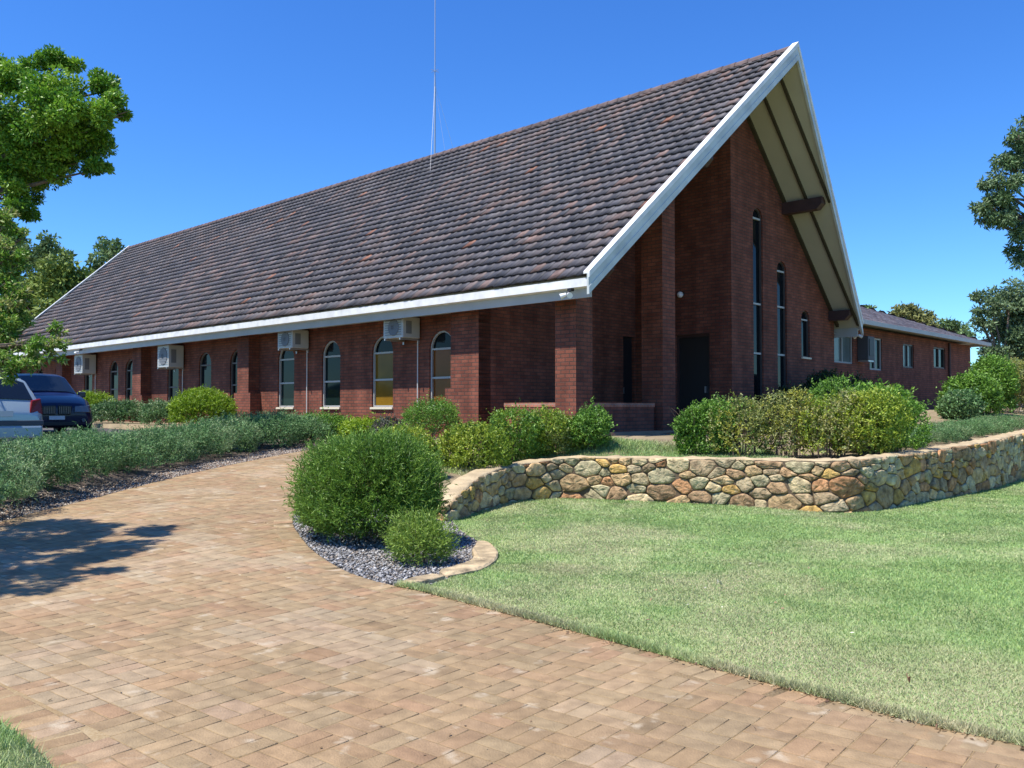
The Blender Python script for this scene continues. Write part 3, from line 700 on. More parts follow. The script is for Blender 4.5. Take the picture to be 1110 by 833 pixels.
def annex_tiles():
    rg = np.random.default_rng(5); nc = 18; tw = .28; Vs = []; Cs = []; slope = (zr - GZ) / (mid - e0)
    for i in range(nc):
        d0 = (mid - e0) * i / nc - (.06 if i == 0 else 0); d1 = (mid - e0) * (i + 1) / nc + .03
        for face in (0, 1):
            if face == 0: n = int((Ae - d0 - (A0 + .5)) / tw)
            else: n = int((e1 - e0 - 2 * d0) / tw)
            if n < 1: continue
            k = np.arange(n) * tw; P = np.zeros((n, 9, 3))
            for c_, (fu, bumpz) in enumerate(((0, 0), (.35, .03), (1.02, .0))):
                for r, (d, up) in enumerate(((d0, 0), (d0, .05), (d1, .02))):
                    if face == 0: x, y = A0 + .5 + k + fu * tw, e0 + d
                    else: x, y = Ae - d, e0 + d0 + k + fu * tw
                    P[:, r * 3 + c_, 0] = x; P[:, r * 3 + c_, 1] = y; P[:, r * 3 + c_, 2] = GZ + slope * d + up + bumpz
            Vs.append(P); c = np.array([(.1, .095, .1)]) * rg.uniform(.6, 1.6, (n, 1)) + np.array([(.04, .015, .005)]) * rg.random((n, 1)); Cs.append(np.repeat(c[:, None], 9, 1))
    V_ = np.concatenate(Vs); F = np.array([(r * 3 + c_, r * 3 + c_ + 1, r * 3 + c_ + 4, r * 3 + c_ + 3) for r in (0, 1) for c_ in (0, 1)])
    F = (F[None] + (np.arange(len(V_)) * 9)[:, None, None]).reshape(-1, 4)
    np_mesh('roof_tiles', V_.reshape(-1, 3), F, np.concatenate(Cs).reshape(-1, 3), M['tiles'], arf)
annex_tiles()
m = MB(); m.prism([(0, 0, 0), (0, .1, 0), (0, .1, .15), (0, 0, .15)], [(A0 - .1, e0 - .12, GZ - .12), (Ae + .1, e0 - .12, GZ - .12)]); m.prism([(0, 0, 0), (.1, 0, 0), (.1, 0, .15), (0, 0, .15)], [(Ae + .02, e0 - .1, GZ - .12), (Ae + .02, e1, GZ - .12)]); m.build('gutter', M['fascia'], an)
m = MB(); m.tube([(A1 - 3.2, BW_ - .06, 1.3), (A1 - 3.2, BW_ - .06, GZ - .15)], .05); m.build('downpipe', M['beam'], an)
M['acdark'] = mat('dark_grey_casing', (.07, .075, .08), .6)
t = empty('window_air_conditioner', cw(17.85, BW_, 3.2), ANG, 'dark boxed air conditioner beside the annex window', 'air conditioner')
m = MB(); m.box(-.5, -.4, .1, .1, -.002, .95); m.build('casing', M['acdark'], t, bevel=.02)
m = MB(); m.box(-.42, -.42, .25, .02, -.402, .85); m.build('grille', M['black'], t); m = MB(); m.box(-.45, -.38, .04, .05, -.01, .096); m.build('bracket', M['metal'], t)

# ------------------------------------------------------------------ stone retaining wall
def clip(poly, nx, ny, c):
    out = []
    for i in range(len(poly)):
        a, b = poly[i], poly[(i + 1) % len(poly)]; da = a[0] * nx + a[1] * ny - c; db = b[0] * nx + b[1] * ny - c
        if da <= 0: out.append(a)
        if (da < 0) != (db < 0) and abs(da - db) > 1e-12:
            t = da / (da - db); out.append((a[0] + (b[0] - a[0]) * t, a[1] + (b[1] - a[1]) * t))
    return out
def stone_wall():
    t = empty('stone_wall', (4.5, 13.6, 0), 0, 'curved low retaining wall of mixed tan and brown field stones', 'wall')
    path = smooth_path([Vector(p) for p in [(-1.25, 12.4, .25), (-1.02, 12.12, .28)] + WALL], .06)
    S = [0]
    for i in range(1, len(path)): S.append(S[-1] + (path[i].xy - path[i - 1].xy).length)
    S = np.array(S); PX = np.array([p.x for p in path]); PY = np.array([p.y for p in path]); PZ = np.array([p.z for p in path]); Ltot = S[-1]
    TX = np.gradient(PX, S); TY = np.gradient(PY, S); nn = np.hypot(TX, TY); TX /= nn; TY /= nn
    NX, NY = TY, -TX               # right-hand normal = lawn side
    def top(s): return np.interp(s, S, PZ) - .045
    def P(s, v, d):
        return (np.interp(s, S, PX) + np.interp(s, S, NX) * d, np.interp(s, S, PY) + np.interp(s, S, NY) * d, v)
    rg = np.random.default_rng(12)
    # relaxed random seeds, bigger stones at the foot
    pts = []; tries = 0
    while tries < 26000:
        tries += 1; s = rg.uniform(-.1, Ltot + .1); v = rg.uniform(-.14, float(top(min(max(s, 0), Ltot))) + .02)
        rr = .105 + .12 * rg.random() ** 1.5 + .08 * max(0, .5 - v)
        if s < 4.4: rr *= .8
        if all(((s - a) / 1.65) ** 2 + (v - b) ** 2 > ((rr + c) / 1.9) ** 2 * 1.05 for a, b, c in pts if abs(a - s) < .6): pts.append((s, v, rr))
    Vv = []; Ff3 = []; Cc = []
    pal = np.array([(.42, .29, .15), (.48, .34, .18), (.36, .23, .12), (.44, .3, .15), (.38, .3, .18), (.42, .36, .21), (.34, .22, .12), (.4, .21, .1), (.5, .39, .22), (.4, .34, .2), (.47, .3, .1), (.33, .24, .14)])
    for i, (s, v, r) in enumerate(pts):
        w_ = .75; tj = rg.uniform(-.005, .04); poly = [(s - w_, -.14), (s + w_, -.14), (s + w_, float(top(min(max(s + 0, 0), Ltot))) + tj), (s - w_, float(top(min(max(s, 0), Ltot))) + tj)]; 
        poly = clip(poly, -1, 0, -0.0); poly = clip(poly, 1, 0, Ltot)
        for j, (a, b, c) in enumerate(pts):
            if j == i or abs(a - s) > 1.0: continue
            # weighted bisector in stretched metric
            dx, dy = (a - s) / 2.72, (b - v); 
            q = (a * a - s * s) / 2.72 + (b * b - v * v) - (c * c - r * r) * .6
            poly = clip(poly, 2 * dx, 2 * dy, q)
            if len(poly) < 3: break
        if len(poly) < 3: continue
        cx = sum(p[0] for p in poly) / len(poly); cy = sum(p[1] for p in poly) / len(poly)
        Q = np.array(poly)
        # inset + corner cutting
        d = Q - [cx, cy]; dl = np.hypot(d[:, 0], d[:, 1])[:, None] + 1e-9; Q = np.array([cx, cy]) + d * np.clip(1 - .010 / dl, .3, 1)
        for _ in range(2):
            Qn = np.roll(Q, -1, 0); Q = np.stack([Q * .84 + Qn * .16, Q * .16 + Qn * .84], 1).reshape(-1, 2)
        n = len(Q); size = np.sqrt(max(1e-4, (Q.max(0) - Q.min(0)).prod()))
        if size < .05: continue
        bulge = rg.uniform(.014, .038) * min(1, size / .2) + .012; tx, ty = rg.normal(0, .09, 2)
        base = len(Vv); col = pal[rg.integers(len(pal))] * rg.uniform(.8, 1.2)
        rings = ((1.0, -.03), (1.0, .35), (.95, .8), (.78, 1.0), (.4, 1.04))
        for k, dd in rings:
            for p in Q:
                uu = cx + (p[0] - cx) * k + rg.normal(0, .003); vv = cy + (p[1] - cy) * k
                dp = dd * bulge + (tx * (uu - cx) + ty * (vv - cy)) * (1 if dd > .3 else 0) + (rg.normal(0, .0055) if dd > .3 else 0)
                Vv.append(P(uu, vv, dp)); Cc.append(col)
        Vv.append(P(cx, cy, bulge * 1.08)); Cc.append(col); ctr = len(Vv) - 1
        for r_ in range(len(rings) - 1):
            for k in range(n):
                a, b = base + r_ * n + k, base + r_ * n + (k + 1) % n
                Ff3 += [(a, b, b + n), (a, b + n, a + n)]
        o = base + (len(rings) - 1) * n
        for k in range(n): Ff3.append((o + k, o + (k + 1) % n, ctr))
    np_mesh('stones', np.array(Vv), np.array(Ff3), np.array(Cc), attr_mat('field_stone', .9, nscale=9, namt=.5, bump=1.0, bscale=30, spec=.15, spots=(13, .58, .7, (.5, .4, .25), .45)), t, smooth=True).location = (-4.5, -13.6, 0)
    # mortar body and sandy capping
    mb = MB(); cb = MB(); st = 2
    idx = list(range(0, len(path), st)) + ([len(path) - 1] if (len(path) - 1) % st else [])
    for a, b in zip(idx[:-1], idx[1:]):
        r = []
        for i in (a, b):
            tz = PZ[i] - .045
            r.append([(PX[i] + NX[i] * d, PY[i] + NY[i] * d, z) for d, z in ((.004, -.2), (.004, tz), (-.34, tz), (-.34, -.2))])
        for k in range(4): mb.face([r[0][k], r[0][(k + 1) % 4], r[1][(k + 1) % 4], r[1][k]])
        if a == idx[0]: mb.face(r[0])
        if b == idx[-1]: mb.face(r[1])
        c = []
        for i in (a, b):
            wob = .012 * math.sin(S[i] * 9) + .009 * math.sin(S[i] * 23 + 1); tz = PZ[i] - .045
            c.append([(PX[i] + NX[i] * d, PY[i] + NY[i] * d, z) for d, z in ((-.01 + wob, tz - .004), (-.012 + wob, tz + .012 + wob), (-.05, tz + .026 + wob), (-.3, tz + .03 - wob), (-.35 + wob, tz + .015), (-.35, tz - .01))])
        for k in range(6): cb.face([c[0][k], c[0][(k + 1) % 6], c[1][(k + 1) % 6], c[1][k]])
        if a == idx[0]: cb.face(c[0])
        if b == idx[-1]: cb.face(c[1])
    mb.build('mortar', mat('dark_mortar', (.13, .09, .055), .95, noise=.25, nscale=5, bump=.6, bscale=60), t).location = (-4.5, -13.6, 0)
    cb.build('capping', mat('sandy_capping', (.44, .34, .2), .95, noise=.22, nscale=4, bump=.7, bscale=45), t, smooth=True).location = (-4.5, -13.6, 0)
stone_wall()
# flat edging stones by the gravel bed
def edging(outline, name, label, h=.04):
    pts = smooth_path([Vector((*p, 0)) for p in outline + [outline[0]]], .07)[:-1]
    c = sum(pts, Vector()) / len(pts); z = float(H0(c.x, c.y)); bm = bmesh.new()
    rings = []
    for k, zz in ((1.0, -.06), (1.0, h * .7), (.93, h)):
        rings.append([bm.verts.new((c.x + (p.x - c.x) * k, c.y + (p.y - c.y) * k, z + zz + random.uniform(-.006, .006))) for p in pts])
    n = len(pts)
    for a, b in zip(rings[:-1], rings[1:]):
        for i in range(n): bm.faces.new((a[i], a[(i + 1) % n], b[(i + 1) % n], b[i]))
    bm.faces.new(rings[-1]); bm.normal_update(); bmesh.ops.recalc_face_normals(bm, faces=bm.faces)
    me = bpy.data.meshes.new(name); bm.to_mesh(me); bm.free()
    return tag(link(name, me, M['edge']), label, 'stone', 'flat edging stones round the gravel bed')
M['edge'] = mat('sandstone_edging', (.38, .29, .17), .9, noise=.5, nscale=6, bump=1.0, bscale=25)
edging([(-1.0, 7.82), (-.9, 7.76), (-.72, 7.98), (-.62, 8.14), (-.74, 8.2), (-.92, 8.02)], 'edging_stone', 'flat tan edging stone between the paved drive and the lawn corner')
edging([(-.6, 8.2), (-.4, 8.4), (-.27, 8.62), (-.17, 9.0), (-.15, 9.4), (-.18, 9.75), (-.27, 10.2), (-.4, 10.3), (-.42, 10.0), (-.44, 9.6), (-.4, 9.2), (-.46, 8.85), (-.6, 8.55), (-.7, 8.4)], 'edging_stone', 'long curved sandstone edging between the gravel bed and the lawn')

# ------------------------------------------------------------------ loose stones, grass
def scatter_stones(name, poly, n, smin, smax, pal, hf, dz=0, seed=1):
    rg = np.random.default_rng(seed); P = np.array(poly); lo, hi = P.min(0), P.max(0)
    x = rg.uniform(lo[0], hi[0], n * 3); y = rg.uniform(lo[1], hi[1], n * 3); k = pip(x, y, poly); x, y = x[k][:n], y[k][:n]; n = len(x)
    s = rg.uniform(smin, smax, n); z = np.asarray(hf(x, y)).ravel() + dz + s * rg.uniform(.05, .5, n)
    O = np.array([(1, 0, 0), (0, 1, 0), (-1, 0, 0), (0, -1, 0), (0, 0, 1), (0, 0, -1)], float)
    V_ = O[None] * (s[:, None, None] * rg.uniform(.6, 1.3, (n, 6, 1))); V_[:, :, 2] *= .6
    a = rg.uniform(0, 6.28, n); c, sn = np.cos(a)[:, None], np.sin(a)[:, None]; X = V_[:, :, 0] * c - V_[:, :, 1] * sn; Y = V_[:, :, 0] * sn + V_[:, :, 1] * c
    tl = rg.normal(0, .4, (n, 1)); V_[:, :, 2] += X * tl
    V_ = np.stack([X + x[:, None], Y + y[:, None], V_[:, :, 2] + z[:, None]], 2)
    F = np.array([(0, 1, 4), (1, 2, 4), (2, 3, 4), (3, 0, 4), (1, 0, 5), (2, 1, 5), (3, 2, 5), (0, 3, 5)])
    F = (F[None] + (np.arange(n) * 6)[:, None, None]).reshape(-1, 3)
    pal = np.array(pal); col = pal[rg.integers(len(pal), size=n)] * rg.uniform(.7, 1.3, (n, 1))
    return np_mesh(name, V_.reshape(-1, 3), F, np.repeat(col, 6, 0), M['gravel'])
M['gravel'] = attr_mat('loose_gravel', .8, nscale=30, namt=.2)
g = scatter_stones('gravel', ISL, 17000, .009, .026, [(.23, .225, .22), (.29, .285, .28), (.16, .155, .15), (.4, .39, .37), (.25, .21, .17), (.08, .075, .07)], H0, -.012)
tag(g, 'blue-grey gravel covering the bed under the round dark green bush', 'gravel', kind='stuff')
strip = [p for p in HB] + [(-3.9, 22.4), (-4.9, 22), (-5.6, 19.5), (-6.4, 16), (-6.9, 12.5), (-7.0, 8.4)]
g = scatter_stones('gravel', strip, 22000, .01, .03, [(.24, .19, .15), (.15, .12, .1), (.27, .25, .22), (.08, .06, .05), (.4, .34, .27), (.22, .15, .1)], Hleft, -.015, 2)
tag(g, 'brown and grey mulch gravel between the hedge and the paved drive', 'gravel', kind='stuff')
def grass(name, poly, dens, hmin, hmax, label, seed, hf=None):
    rg = np.random.default_rng(seed); P = np.array(poly); lo, hi = P.min(0), P.max(0); xs = []; ys = []
    for (y0, y1, dn) in dens:
        a, b = max(lo[1], y0), min(hi[1], y1)
        if b <= a: continue
        n = int(dn * (hi[0] - lo[0]) * (b - a)); x = rg.uniform(lo[0], hi[0], n); y = rg.uniform(a, b, n)
        k = pip(x, y, poly) & (np.abs(x) < 1.1 * y + 3) & (y > 1.6) & ((np.abs(x) < .66 * y + 1.2) | (rg.random(n) < .5)); xs.append(x[k]); ys.append(y[k])
    x = np.concatenate(xs); y = np.concatenate(ys); n = len(x)
    dry = .85 * vnoise(x, y, 31, .8) + .5 * vnoise(x, y, 32, 2.2) + .25 * vnoise(x, y, 33, 7) + .1 * vnoise(x, y, 34, 17)
    h = rg.uniform(hmin, hmax, n) * (1 - .25 * np.clip(dry, 0, 1)) * (1 + np.clip(y - 8, 0, 10) * .03)
    a = rg.uniform(0, 6.28, n); wd = rg.uniform(.0024, .0046, n) * (1 + np.clip(y - 5, 0, 14) * .16)
    z = (H0(x, y) if hf is None else np.concatenate([np.asarray(hf(x[i:i + 5000], y[i:i + 5000])) for i in range(0, n, 5000)])) + .004; ln = rg.normal(0, .55, (n, 2)) * h[:, None]
    dx, dy = np.cos(a) * wd, np.sin(a) * wd
    V_ = np.stack([np.column_stack([x - dx, y - dy, z]), np.column_stack([x + dx, y + dy, z]), np.column_stack([x + ln[:, 0], y + ln[:, 1], z + h])], 1).reshape(-1, 3)
    g0 = np.array([(.25, .385, .125), (.3, .43, .145), (.335, .44, .14), (.25, .38, .155)])[rg.integers(4, size=n)]; d0 = np.array([(.54, .49, .29), (.46, .46, .25)])[rg.integers(2, size=n)]
    t = np.clip(.24 + .85 * dry + rg.normal(0, .18, n), 0, 1)[:, None]; dk = 1 + .17 * np.clip(vnoise(x, y, 36, 3.1) + .5 * vnoise(x, y, 37, 11), -1.3, 1)[:, None]; col = (g0 * (1 - t) + d0 * t) * rg.uniform(.86, 1.14, (n, 1)) * dk
    o = np_mesh(name, V_, np.arange(3 * n).reshape(n, 3), np.repeat(col, 3, 0), M['grass'])
    return tag(o, label, 'grass', kind='stuff')
M['grass'] = attr_mat('grass_blades', .55, transl=.25, spec=.25)
grass('grass', LAWN, [(2, 6, 10000), (6, 9, 7000), (9, 13, 3600), (13, 17, 2200), (17, 26, 1000)], .01, .025, 'short green lawn with dry patches in front of the stone wall', 41)
grass('grass', VERGE, [(2, 9, 6500)], .02, .055, 'small corner of green grass left of the paved drive', 42)
# overhanging lawn edge along the drive
edge = [p for p in DRs if p[1] < 7.9]
band = [(p[0] - .02, p[1] - .022) for p in edge] + [(p[0] + .05, p[1] + .06) for p in edge[::-1]]
grass('grass', band, [(2, 9, 26000)], .03, .06, 'denser grass fringe along the paved drive edge', 43)

TG = [(p.x - .15, p.y + .5) for p in wl2 if -.5 < p.x < 4.8] 
TG = TG + [(4.8, 16.4), (4.3, 17.8), (3.2, 17.3), (1.2, 17.2), (-.6, 16.6), (-1.4, 15)]
grass('grass', TG, [(12, 19, 2200)], .03, .08, 'thin greyish green grass between the stone wall and the porch', 44, Ht)
def litter(name, pts, lab, pal, ln, seed):
    rg = np.random.default_rng(seed); P = np.array(pts); n = len(P)
    base = np.column_stack([P[:, 0], P[:, 1], H0(P[:, 0], P[:, 1]) + P[:, 2]]); d = np.column_stack([rg.normal(size=(n, 2)), rg.normal(0, .25, n)])
    l = ln * rg.uniform(.5, 1.4, (n, 1)); d = d / np.linalg.norm(d, axis=1, keepdims=True); sd = np.column_stack([-d[:, 1], d[:, 0], rg.normal(0, .4, n)]) * l * .22
    V_ = np.stack([base, base + d * l * .5 + sd, base + d * l, base + d * l * .5 - sd], 1).reshape(-1, 3)
    col = np.array(pal)[rg.integers(len(pal), size=n)] * rg.uniform(.7, 1.2, (n, 1))
    tag(np_mesh(name, V_, np.arange(4 * n).reshape(n, 4), np.repeat(col, 4, 0), M['gravel']), lab, 'leaf litter', kind='stuff')
rgl = np.random.default_rng(77); pts = []
for _ in range(900):
    i = rgl.integers(0, len(edge) - 1); t_ = rgl.random(); p = (edge[i][0] * (1 - t_) + edge[i + 1][0] * t_, edge[i][1] * (1 - t_) + edge[i + 1][1] * t_); o_ = rgl.normal(-.015, .035)
    pts.append((p[0] + o_ * .7, p[1] + o_ * .72, .006 + max(0, o_) * .4))
litter('leaf_litter', pts, 'brown dry leaf bits along the edge between lawn and paved drive', [(.2, .12, .06), (.3, .2, .1), (.14, .08, .05), (.36, .27, .15)], .028, 1)
pts = [(rgl.uniform(-.5, 11), rgl.uniform(4.5, 15), .03) for _ in range(420)]; pts = [p for p in pts if pip(np.array([p[0]]), np.array([p[1]]), LAWN)[0]]
litter('leaf_litter', pts, 'small pale and brown dry leaf flecks scattered over the lawn', [(.5, .44, .3), (.34, .22, .12), (.55, .52, .4), (.24, .15, .09)], .03, 2)
pts = [(rgl.uniform(-6, 2), rgl.uniform(4, 14), .006) for _ in range(260)]; pts = [p for p in pts if pip(np.array([p[0]]), np.array([p[1]]), DRIVE)[0]]
litter('leaf_litter', pts, 'few small dry leaf bits lying on the brick drive', [(.2, .13, .07), (.14, .09, .05), (.4, .32, .2)], .025, 3)
# fallen leaves on the lawn
def fallen_leaf(x, y, s, col, label):
    bm = bmesh.new(); n = 7; up = []; 
    prof = [0, .35, .6, .7, .55, .3, 0]
    L_, R_ = [], []
    for i in range(n):
        u = (i / (n - 1) - .5) * 2 * s; hgt = .02 * math.sin(i * .9) + .035
        L_.append(bm.verts.new((u, prof[i] * s * .8, hgt + .015))); R_.append(bm.verts.new((u, -prof[i] * s * .8, hgt))); up.append(bm.verts.new((u, 0, hgt - .008)))
    for i in range(n - 1):
        for A_, B_ in ((L_, up), (up, R_)):
            try: bm.faces.new((A_[i], A_[i + 1], B_[i + 1], B_[i]))
            except Exception: pass
    me = bpy.data.meshes.new('fallen_leaf'); bm.to_mesh(me); bm.free()
    o = link('fallen_leaf', me, mat('dry_leaf', col, .7, noise=.2, nscale=20)); o.location = (x, y, float(H0(x, y)) + .012); o.rotation_euler = (0, 0, random.uniform(0, 6))
    md = o.modifiers.new('thickness', 'SOLIDIFY'); md.thickness = .002
    tag(o, label, 'leaf', 'fallen leaves on the lawn')
fallen_leaf(1.84, 7.75, .035, (.5, .47, .34), 'pale cream fallen leaf lying in the middle of the lawn')
fallen_leaf(2.27, 5.02, .02, (.3, .13, .08), 'small reddish fallen leaf on the lawn near the drive')

# ------------------------------------------------------------------ foliage
def nrm(v): return v / (np.linalg.norm(v, axis=-1, keepdims=True) + 1e-9)
def leaves_mesh(name, base, dirs, ln, wd, pal, mt, parent, rg, fold=.25, sub=None):
    """one folded leaf (2 quads sharing a rib) or a flat diamond per base point"""
    n = len(base); d = nrm(dirs); side = nrm(np.cross(d, nrm(rg.normal(size=(n, 3)) + np.array([0, 0, .001])))); up = np.cross(side, d)
    l = ln * rg.uniform(.5, 1.45, (n, 1)); w_ = wd * rg.uniform(.75, 1.25, (n, 1))
    a = base; b = base + d * l * .45 + side * w_ / 2 + up * w_ * fold; c = base + d * l; e = base + d * l * .45 - side * w_ / 2 + up * w_ * fold
    V_ = np.stack([a, b, c, e], 1).reshape(-1, 3); i = np.arange(n) * 4
    F = np.concatenate([np.stack([i, i + 1, i + 2], 1), np.stack([i, i + 2, i + 3], 1)])
    pal = np.array(pal); ci = rg.integers(len(pal), size=n) if sub is None else sub
    col = pal[ci] * rg.uniform(.78, 1.25, (n, 1))
    return np_mesh(name, V_, F, np.repeat(col, 4, 0), mt, parent)
M['leaf'] = attr_mat('leaf', .45, transl=.3, spec=.4)
M['leafdull'] = attr_mat('dull_leaf', .6, transl=.2, spec=.25)
M['bark'] = mat('grey_brown_bark', (.16, .12, .09), .9, noise=.4, nscale=6, bump=.6, bscale=20)
M['twig'] = mat('brown_twig', (.14, .1, .07), .9, noise=.3, nscale=9)

def shrub(loc, rx, ry, h, n, sprig, per, ln, wd, pal, label, cat='shrub', group=None, rz=0, up=.7, out=.6, rnd=.35, spread=.6, lump=.16, inner=.25, seed=1, sparse=0, mt=None, name='shrub', low=-.25, sq=1):
    rg = np.random.default_rng(seed)
    t = empty(name, loc, rz, label, cat, group)
    th = rg.uniform(0, 6.283, n); cz = rg.uniform(low, 1, n); sr = np.sqrt(np.clip(1 - cz * cz, 0, 1))
    o = np.stack([np.cos(th) * sr, np.sin(th) * sr, cz], 1); o = np.sign(o) * np.abs(o) ** sq
    lm = np.zeros(n)
    for k in range(9):
        ax = nrm(rg.normal(size=3)); lm += np.clip((o @ ax - .55) / .45, 0, 1) * rg.uniform(.3, 1) * rg.choice([-1, 1.6])
    rad = 1 + lump * np.clip(lm, -1.2, 1.2) + rg.normal(0, .04, n)
    dep = np.where(rg.random(n) < inner, rg.uniform(.4, .85, n), rg.uniform(.86, 1, n))
    hz = h * .45
    P = o * (rad * dep)[:, None] * np.array([rx, ry, h - hz]) + np.array([0, 0, hz])
    P[:, 2] = np.where(o[:, 2] < 0, hz + o[:, 2] * hz * .95 / max(.25, -low) * .8 * dep, P[:, 2]); P[:, 2] = np.maximum(P[:, 2], .03)
    D = nrm(o * out + np.array([0, 0, up]) + rg.normal(0, rnd, (n, 3)))
    P = P - D * sprig * .6
    cd = nrm(rg.normal(size=(16, 3))); ci_ = rg.integers(len(pal), size=16)
    sc = np.where(rg.random(n) < .6, ci_[(o @ cd.T).argmax(1)], rg.integers(len(pal), size=n))
    L_ = sprig * rg.uniform(.6, 1.2, (n, 1)) * np.where(rg.random((n, 1)) < .07, rg.uniform(1.3, 2.0, (n, 1)), 1)
    bs = []; ds = []; cs = []
    for j in range(per):
        f = (j + rg.random((n, 1))) / per
        bs.append(P + D * L_ * f); ds.append(nrm(D * (1 - spread) + rg.normal(0, 1, (n, 3)) * spread)); cs.append(np.where(rg.random(n) < .75, sc, rg.integers(len(pal), size=n)))
    leaves_mesh('foliage', np.concatenate(bs), np.concatenate(ds), ln, wd, pal, mt or M['leaf'], t, rg, sub=np.concatenate(cs))
    mb = MB()
    for k in range(9 if not sparse else 26):
        a = rg.uniform(0, 6.28); q = rg.uniform(.35, .85); tip = (math.cos(a) * rx * q, math.sin(a) * ry * q, h * rg.uniform(.55, .85))
        r0 = .005 + .005 * rg.random(); s0 = (math.cos(a) * rx * (.12 + .5 * sparse * q), math.sin(a) * ry * (.12 + .5 * sparse * q), -.1)
        mb.tube([s0, ((s0[0] + tip[0] * .8) / 2, (s0[1] + tip[1] * .8) / 2, h * .35), tip], [r0 * 1.4, r0, r0 * .4], 5)
    for k in range(7):                       # a few bare and dead shoots standing out of the foliage
        a = rg.uniform(0, 6.28); q = rg.uniform(.5, .95); p0 = Vector((math.cos(a) * rx * q * .7, math.sin(a) * ry * q * .7, h * rg.uniform(.4, .8)))
        d_ = Vector((math.cos(a) * .5, math.sin(a) * .5, rg.uniform(.4, 1))).normalized() * rg.uniform(.6, 1.0) * h * .42
        mb.tube([(0, 0, .02), p0 * .5, p0, p0 + d_ * .6 + Vector(rg.normal(0, .015, 3)), p0 + d_], [.006, .005, .004, .003, .0015], 4)
    mb.build('stem', M['twig'], t)
    return t
DG = [(.12, .235, .03), (.165, .29, .042), (.215, .35, .055), (.08, .165, .022)]
YG = [(.22, .32, .03), (.29, .38, .04), (.36, .42, .05), (.15, .24, .03)]
OL = [(.24, .29, .08), (.3, .33, .1), (.34, .33, .12), (.19, .23, .07), (.38, .38, .06)]
TE = [(.09, .19, .06), (.13, .255, .09), (.18, .32, .125), (.06, .13, .045), (.28, .38, .18)]
GR = [(.14, .28, .035), (.19, .35, .05), (.1, .21, .03)]
LI = [(.24, .37, .02), (.31, .43, .025), (.18, .3, .02)]
# big and small bush on the gravel
x, y = -1.58, 10.2
shrub((x, y, float(H0(x, y))),  .76, .76, 1.2, 8600, .18, 12, .05, .0105, DG, 'large round dark green fine-leaved bush on the grey gravel by the drive', 'bush', seed=3, up=.55, out=.75, rnd=.4, spread=.35, lump=.2, low=-.75, inner=.35, name='round_bush', sq=.86)
x, y = -.95, 8.95
shrub((x, y, float(H0(x, y))), .29, .29, .46, 800, .2, 11, .045, .01, [(.17, .27, .04), (.22, .33, .05), (.26, .37, .07)], 'small fine-leaved bush on the gravel in front of the large round bush', 'bush', seed=4, up=.6, out=.7, rnd=.4, spread=.33, lump=.2, low=-.5, name='small_bush')
# hedge of teal shrubs left of the drive
ORD = ['first', 'second', 'third', 'fourth', 'fifth', 'sixth', 'seventh', 'eighth', 'ninth', 'tenth', 'eleventh', 'twelfth', 'thirteenth', 'fourteenth', 'fifteenth', 'sixteenth']
protoT = [shrub((0, 0, 0), .78, .78, .66, 1500, .17, 11, .05, .013, TE, 'x', 'shrub', seed=50 + k, up=.5, out=.7, rnd=.5, spread=.5, lump=.28, low=-.35, mt=M['leafdull'], name='hedge_shrub') for k in range(3)]
used = [0, 0, 0]
def teal(x, y, z, s, label, group, k, sz=1):
    o = protoT[k] if not used[k] else copy_tree(protoT[k]); used[k] = 1
    o.location = (x, y, z); o.rotation_euler = (0, 0, random.uniform(0, 6.28)); o.scale = (s, s, s * sz); o['label'] = label; o['group'] = group
HL = [(-7.1, 9.3, 1), (-7.15, 10.4, 1.05), (-7.1, 11.5, 1.0), (-7.15, 12.6, 1.1), (-7.1, 13.7, 1.0), (-7.05, 14.8, 1.1), (-6.95, 15.9, 1.0), (-6.85, 17, 1.05), (-6.7, 18.1, 1.1), (-6.4, 19.2, 1.15), (-6.0, 20.3, 1.2), (-5.5, 21.3, 1.2), (-5.0, 22.3, 1.0)]
for i, (x, y, s) in enumerate(HL):
    z = float(Hleft(x, y))
    teal(x, y, z - .02, s, '%s grey-green hedge shrub left of the drive, counted from the photo edge' % ORD[i], 'low grey-green hedge along the drive', i % 3, .95)
for i, (x, y, s) in enumerate([(7.05, 15.75, .7), (7.95, 16.7, .75), (8.9, 17.6, .7), (9.8, 18.6, .8), (10.7, 19.6, .75), (11.6, 20.7, .8), (12.5, 21.8, .8), (13.5, 22.9, .8)]):
    z = float(Ht(x, y)[0]); teal(x - .35, y + .45, z - .02, s, '%s low grey-green shrub above the right arm of the stone wall, counted from its bend' % ORD[i], 'ground cover behind the right arm of the stone wall', i % 3, .7)
def on_t(p): return (p[0], p[1], float(Ht(p[0], p[1])[0]) - .03)
# yellow-green hedge left of the path, behind the wall
for i, (x, y, rx, h, pal, n, lab) in enumerate([
    (-1.55, 13.9, .6, .86, YG, 1500, 'yellow-green hedge shrub right behind the large round bush'),
    (-.75, 15.0, .58, .8, YG, 1500, 'second yellow-green hedge shrub right of the large round bush'),
    (.0, 15.9, .56, .82, GR + YG[:1], 1500, 'bright green hedge shrub below the brick end wall of the porch'),
    (.72, 16.3, .56, .8, YG + OL[:1], 1400, 'yellow-green hedge shrub in front of the sunlit porch pillar'),
    (1.4, 16.4, .46, .82, GR, 1100, 'green hedge shrub with one tall shoot in front of the low brick porch wall')]):
    t = shrub(on_t((x, y)), rx, rx * .85, h, n, .15, 9, .045, .026, pal, lab, 'shrub', 'yellow-green hedge behind the curved wall', seed=70 + i, up=.5, out=.55, rnd=.5, spread=.6, lump=.36, low=-.5, name='hedge_shrub')
rg0 = np.random.default_rng(2); k = np.linspace(0, 1, 40)[:, None]
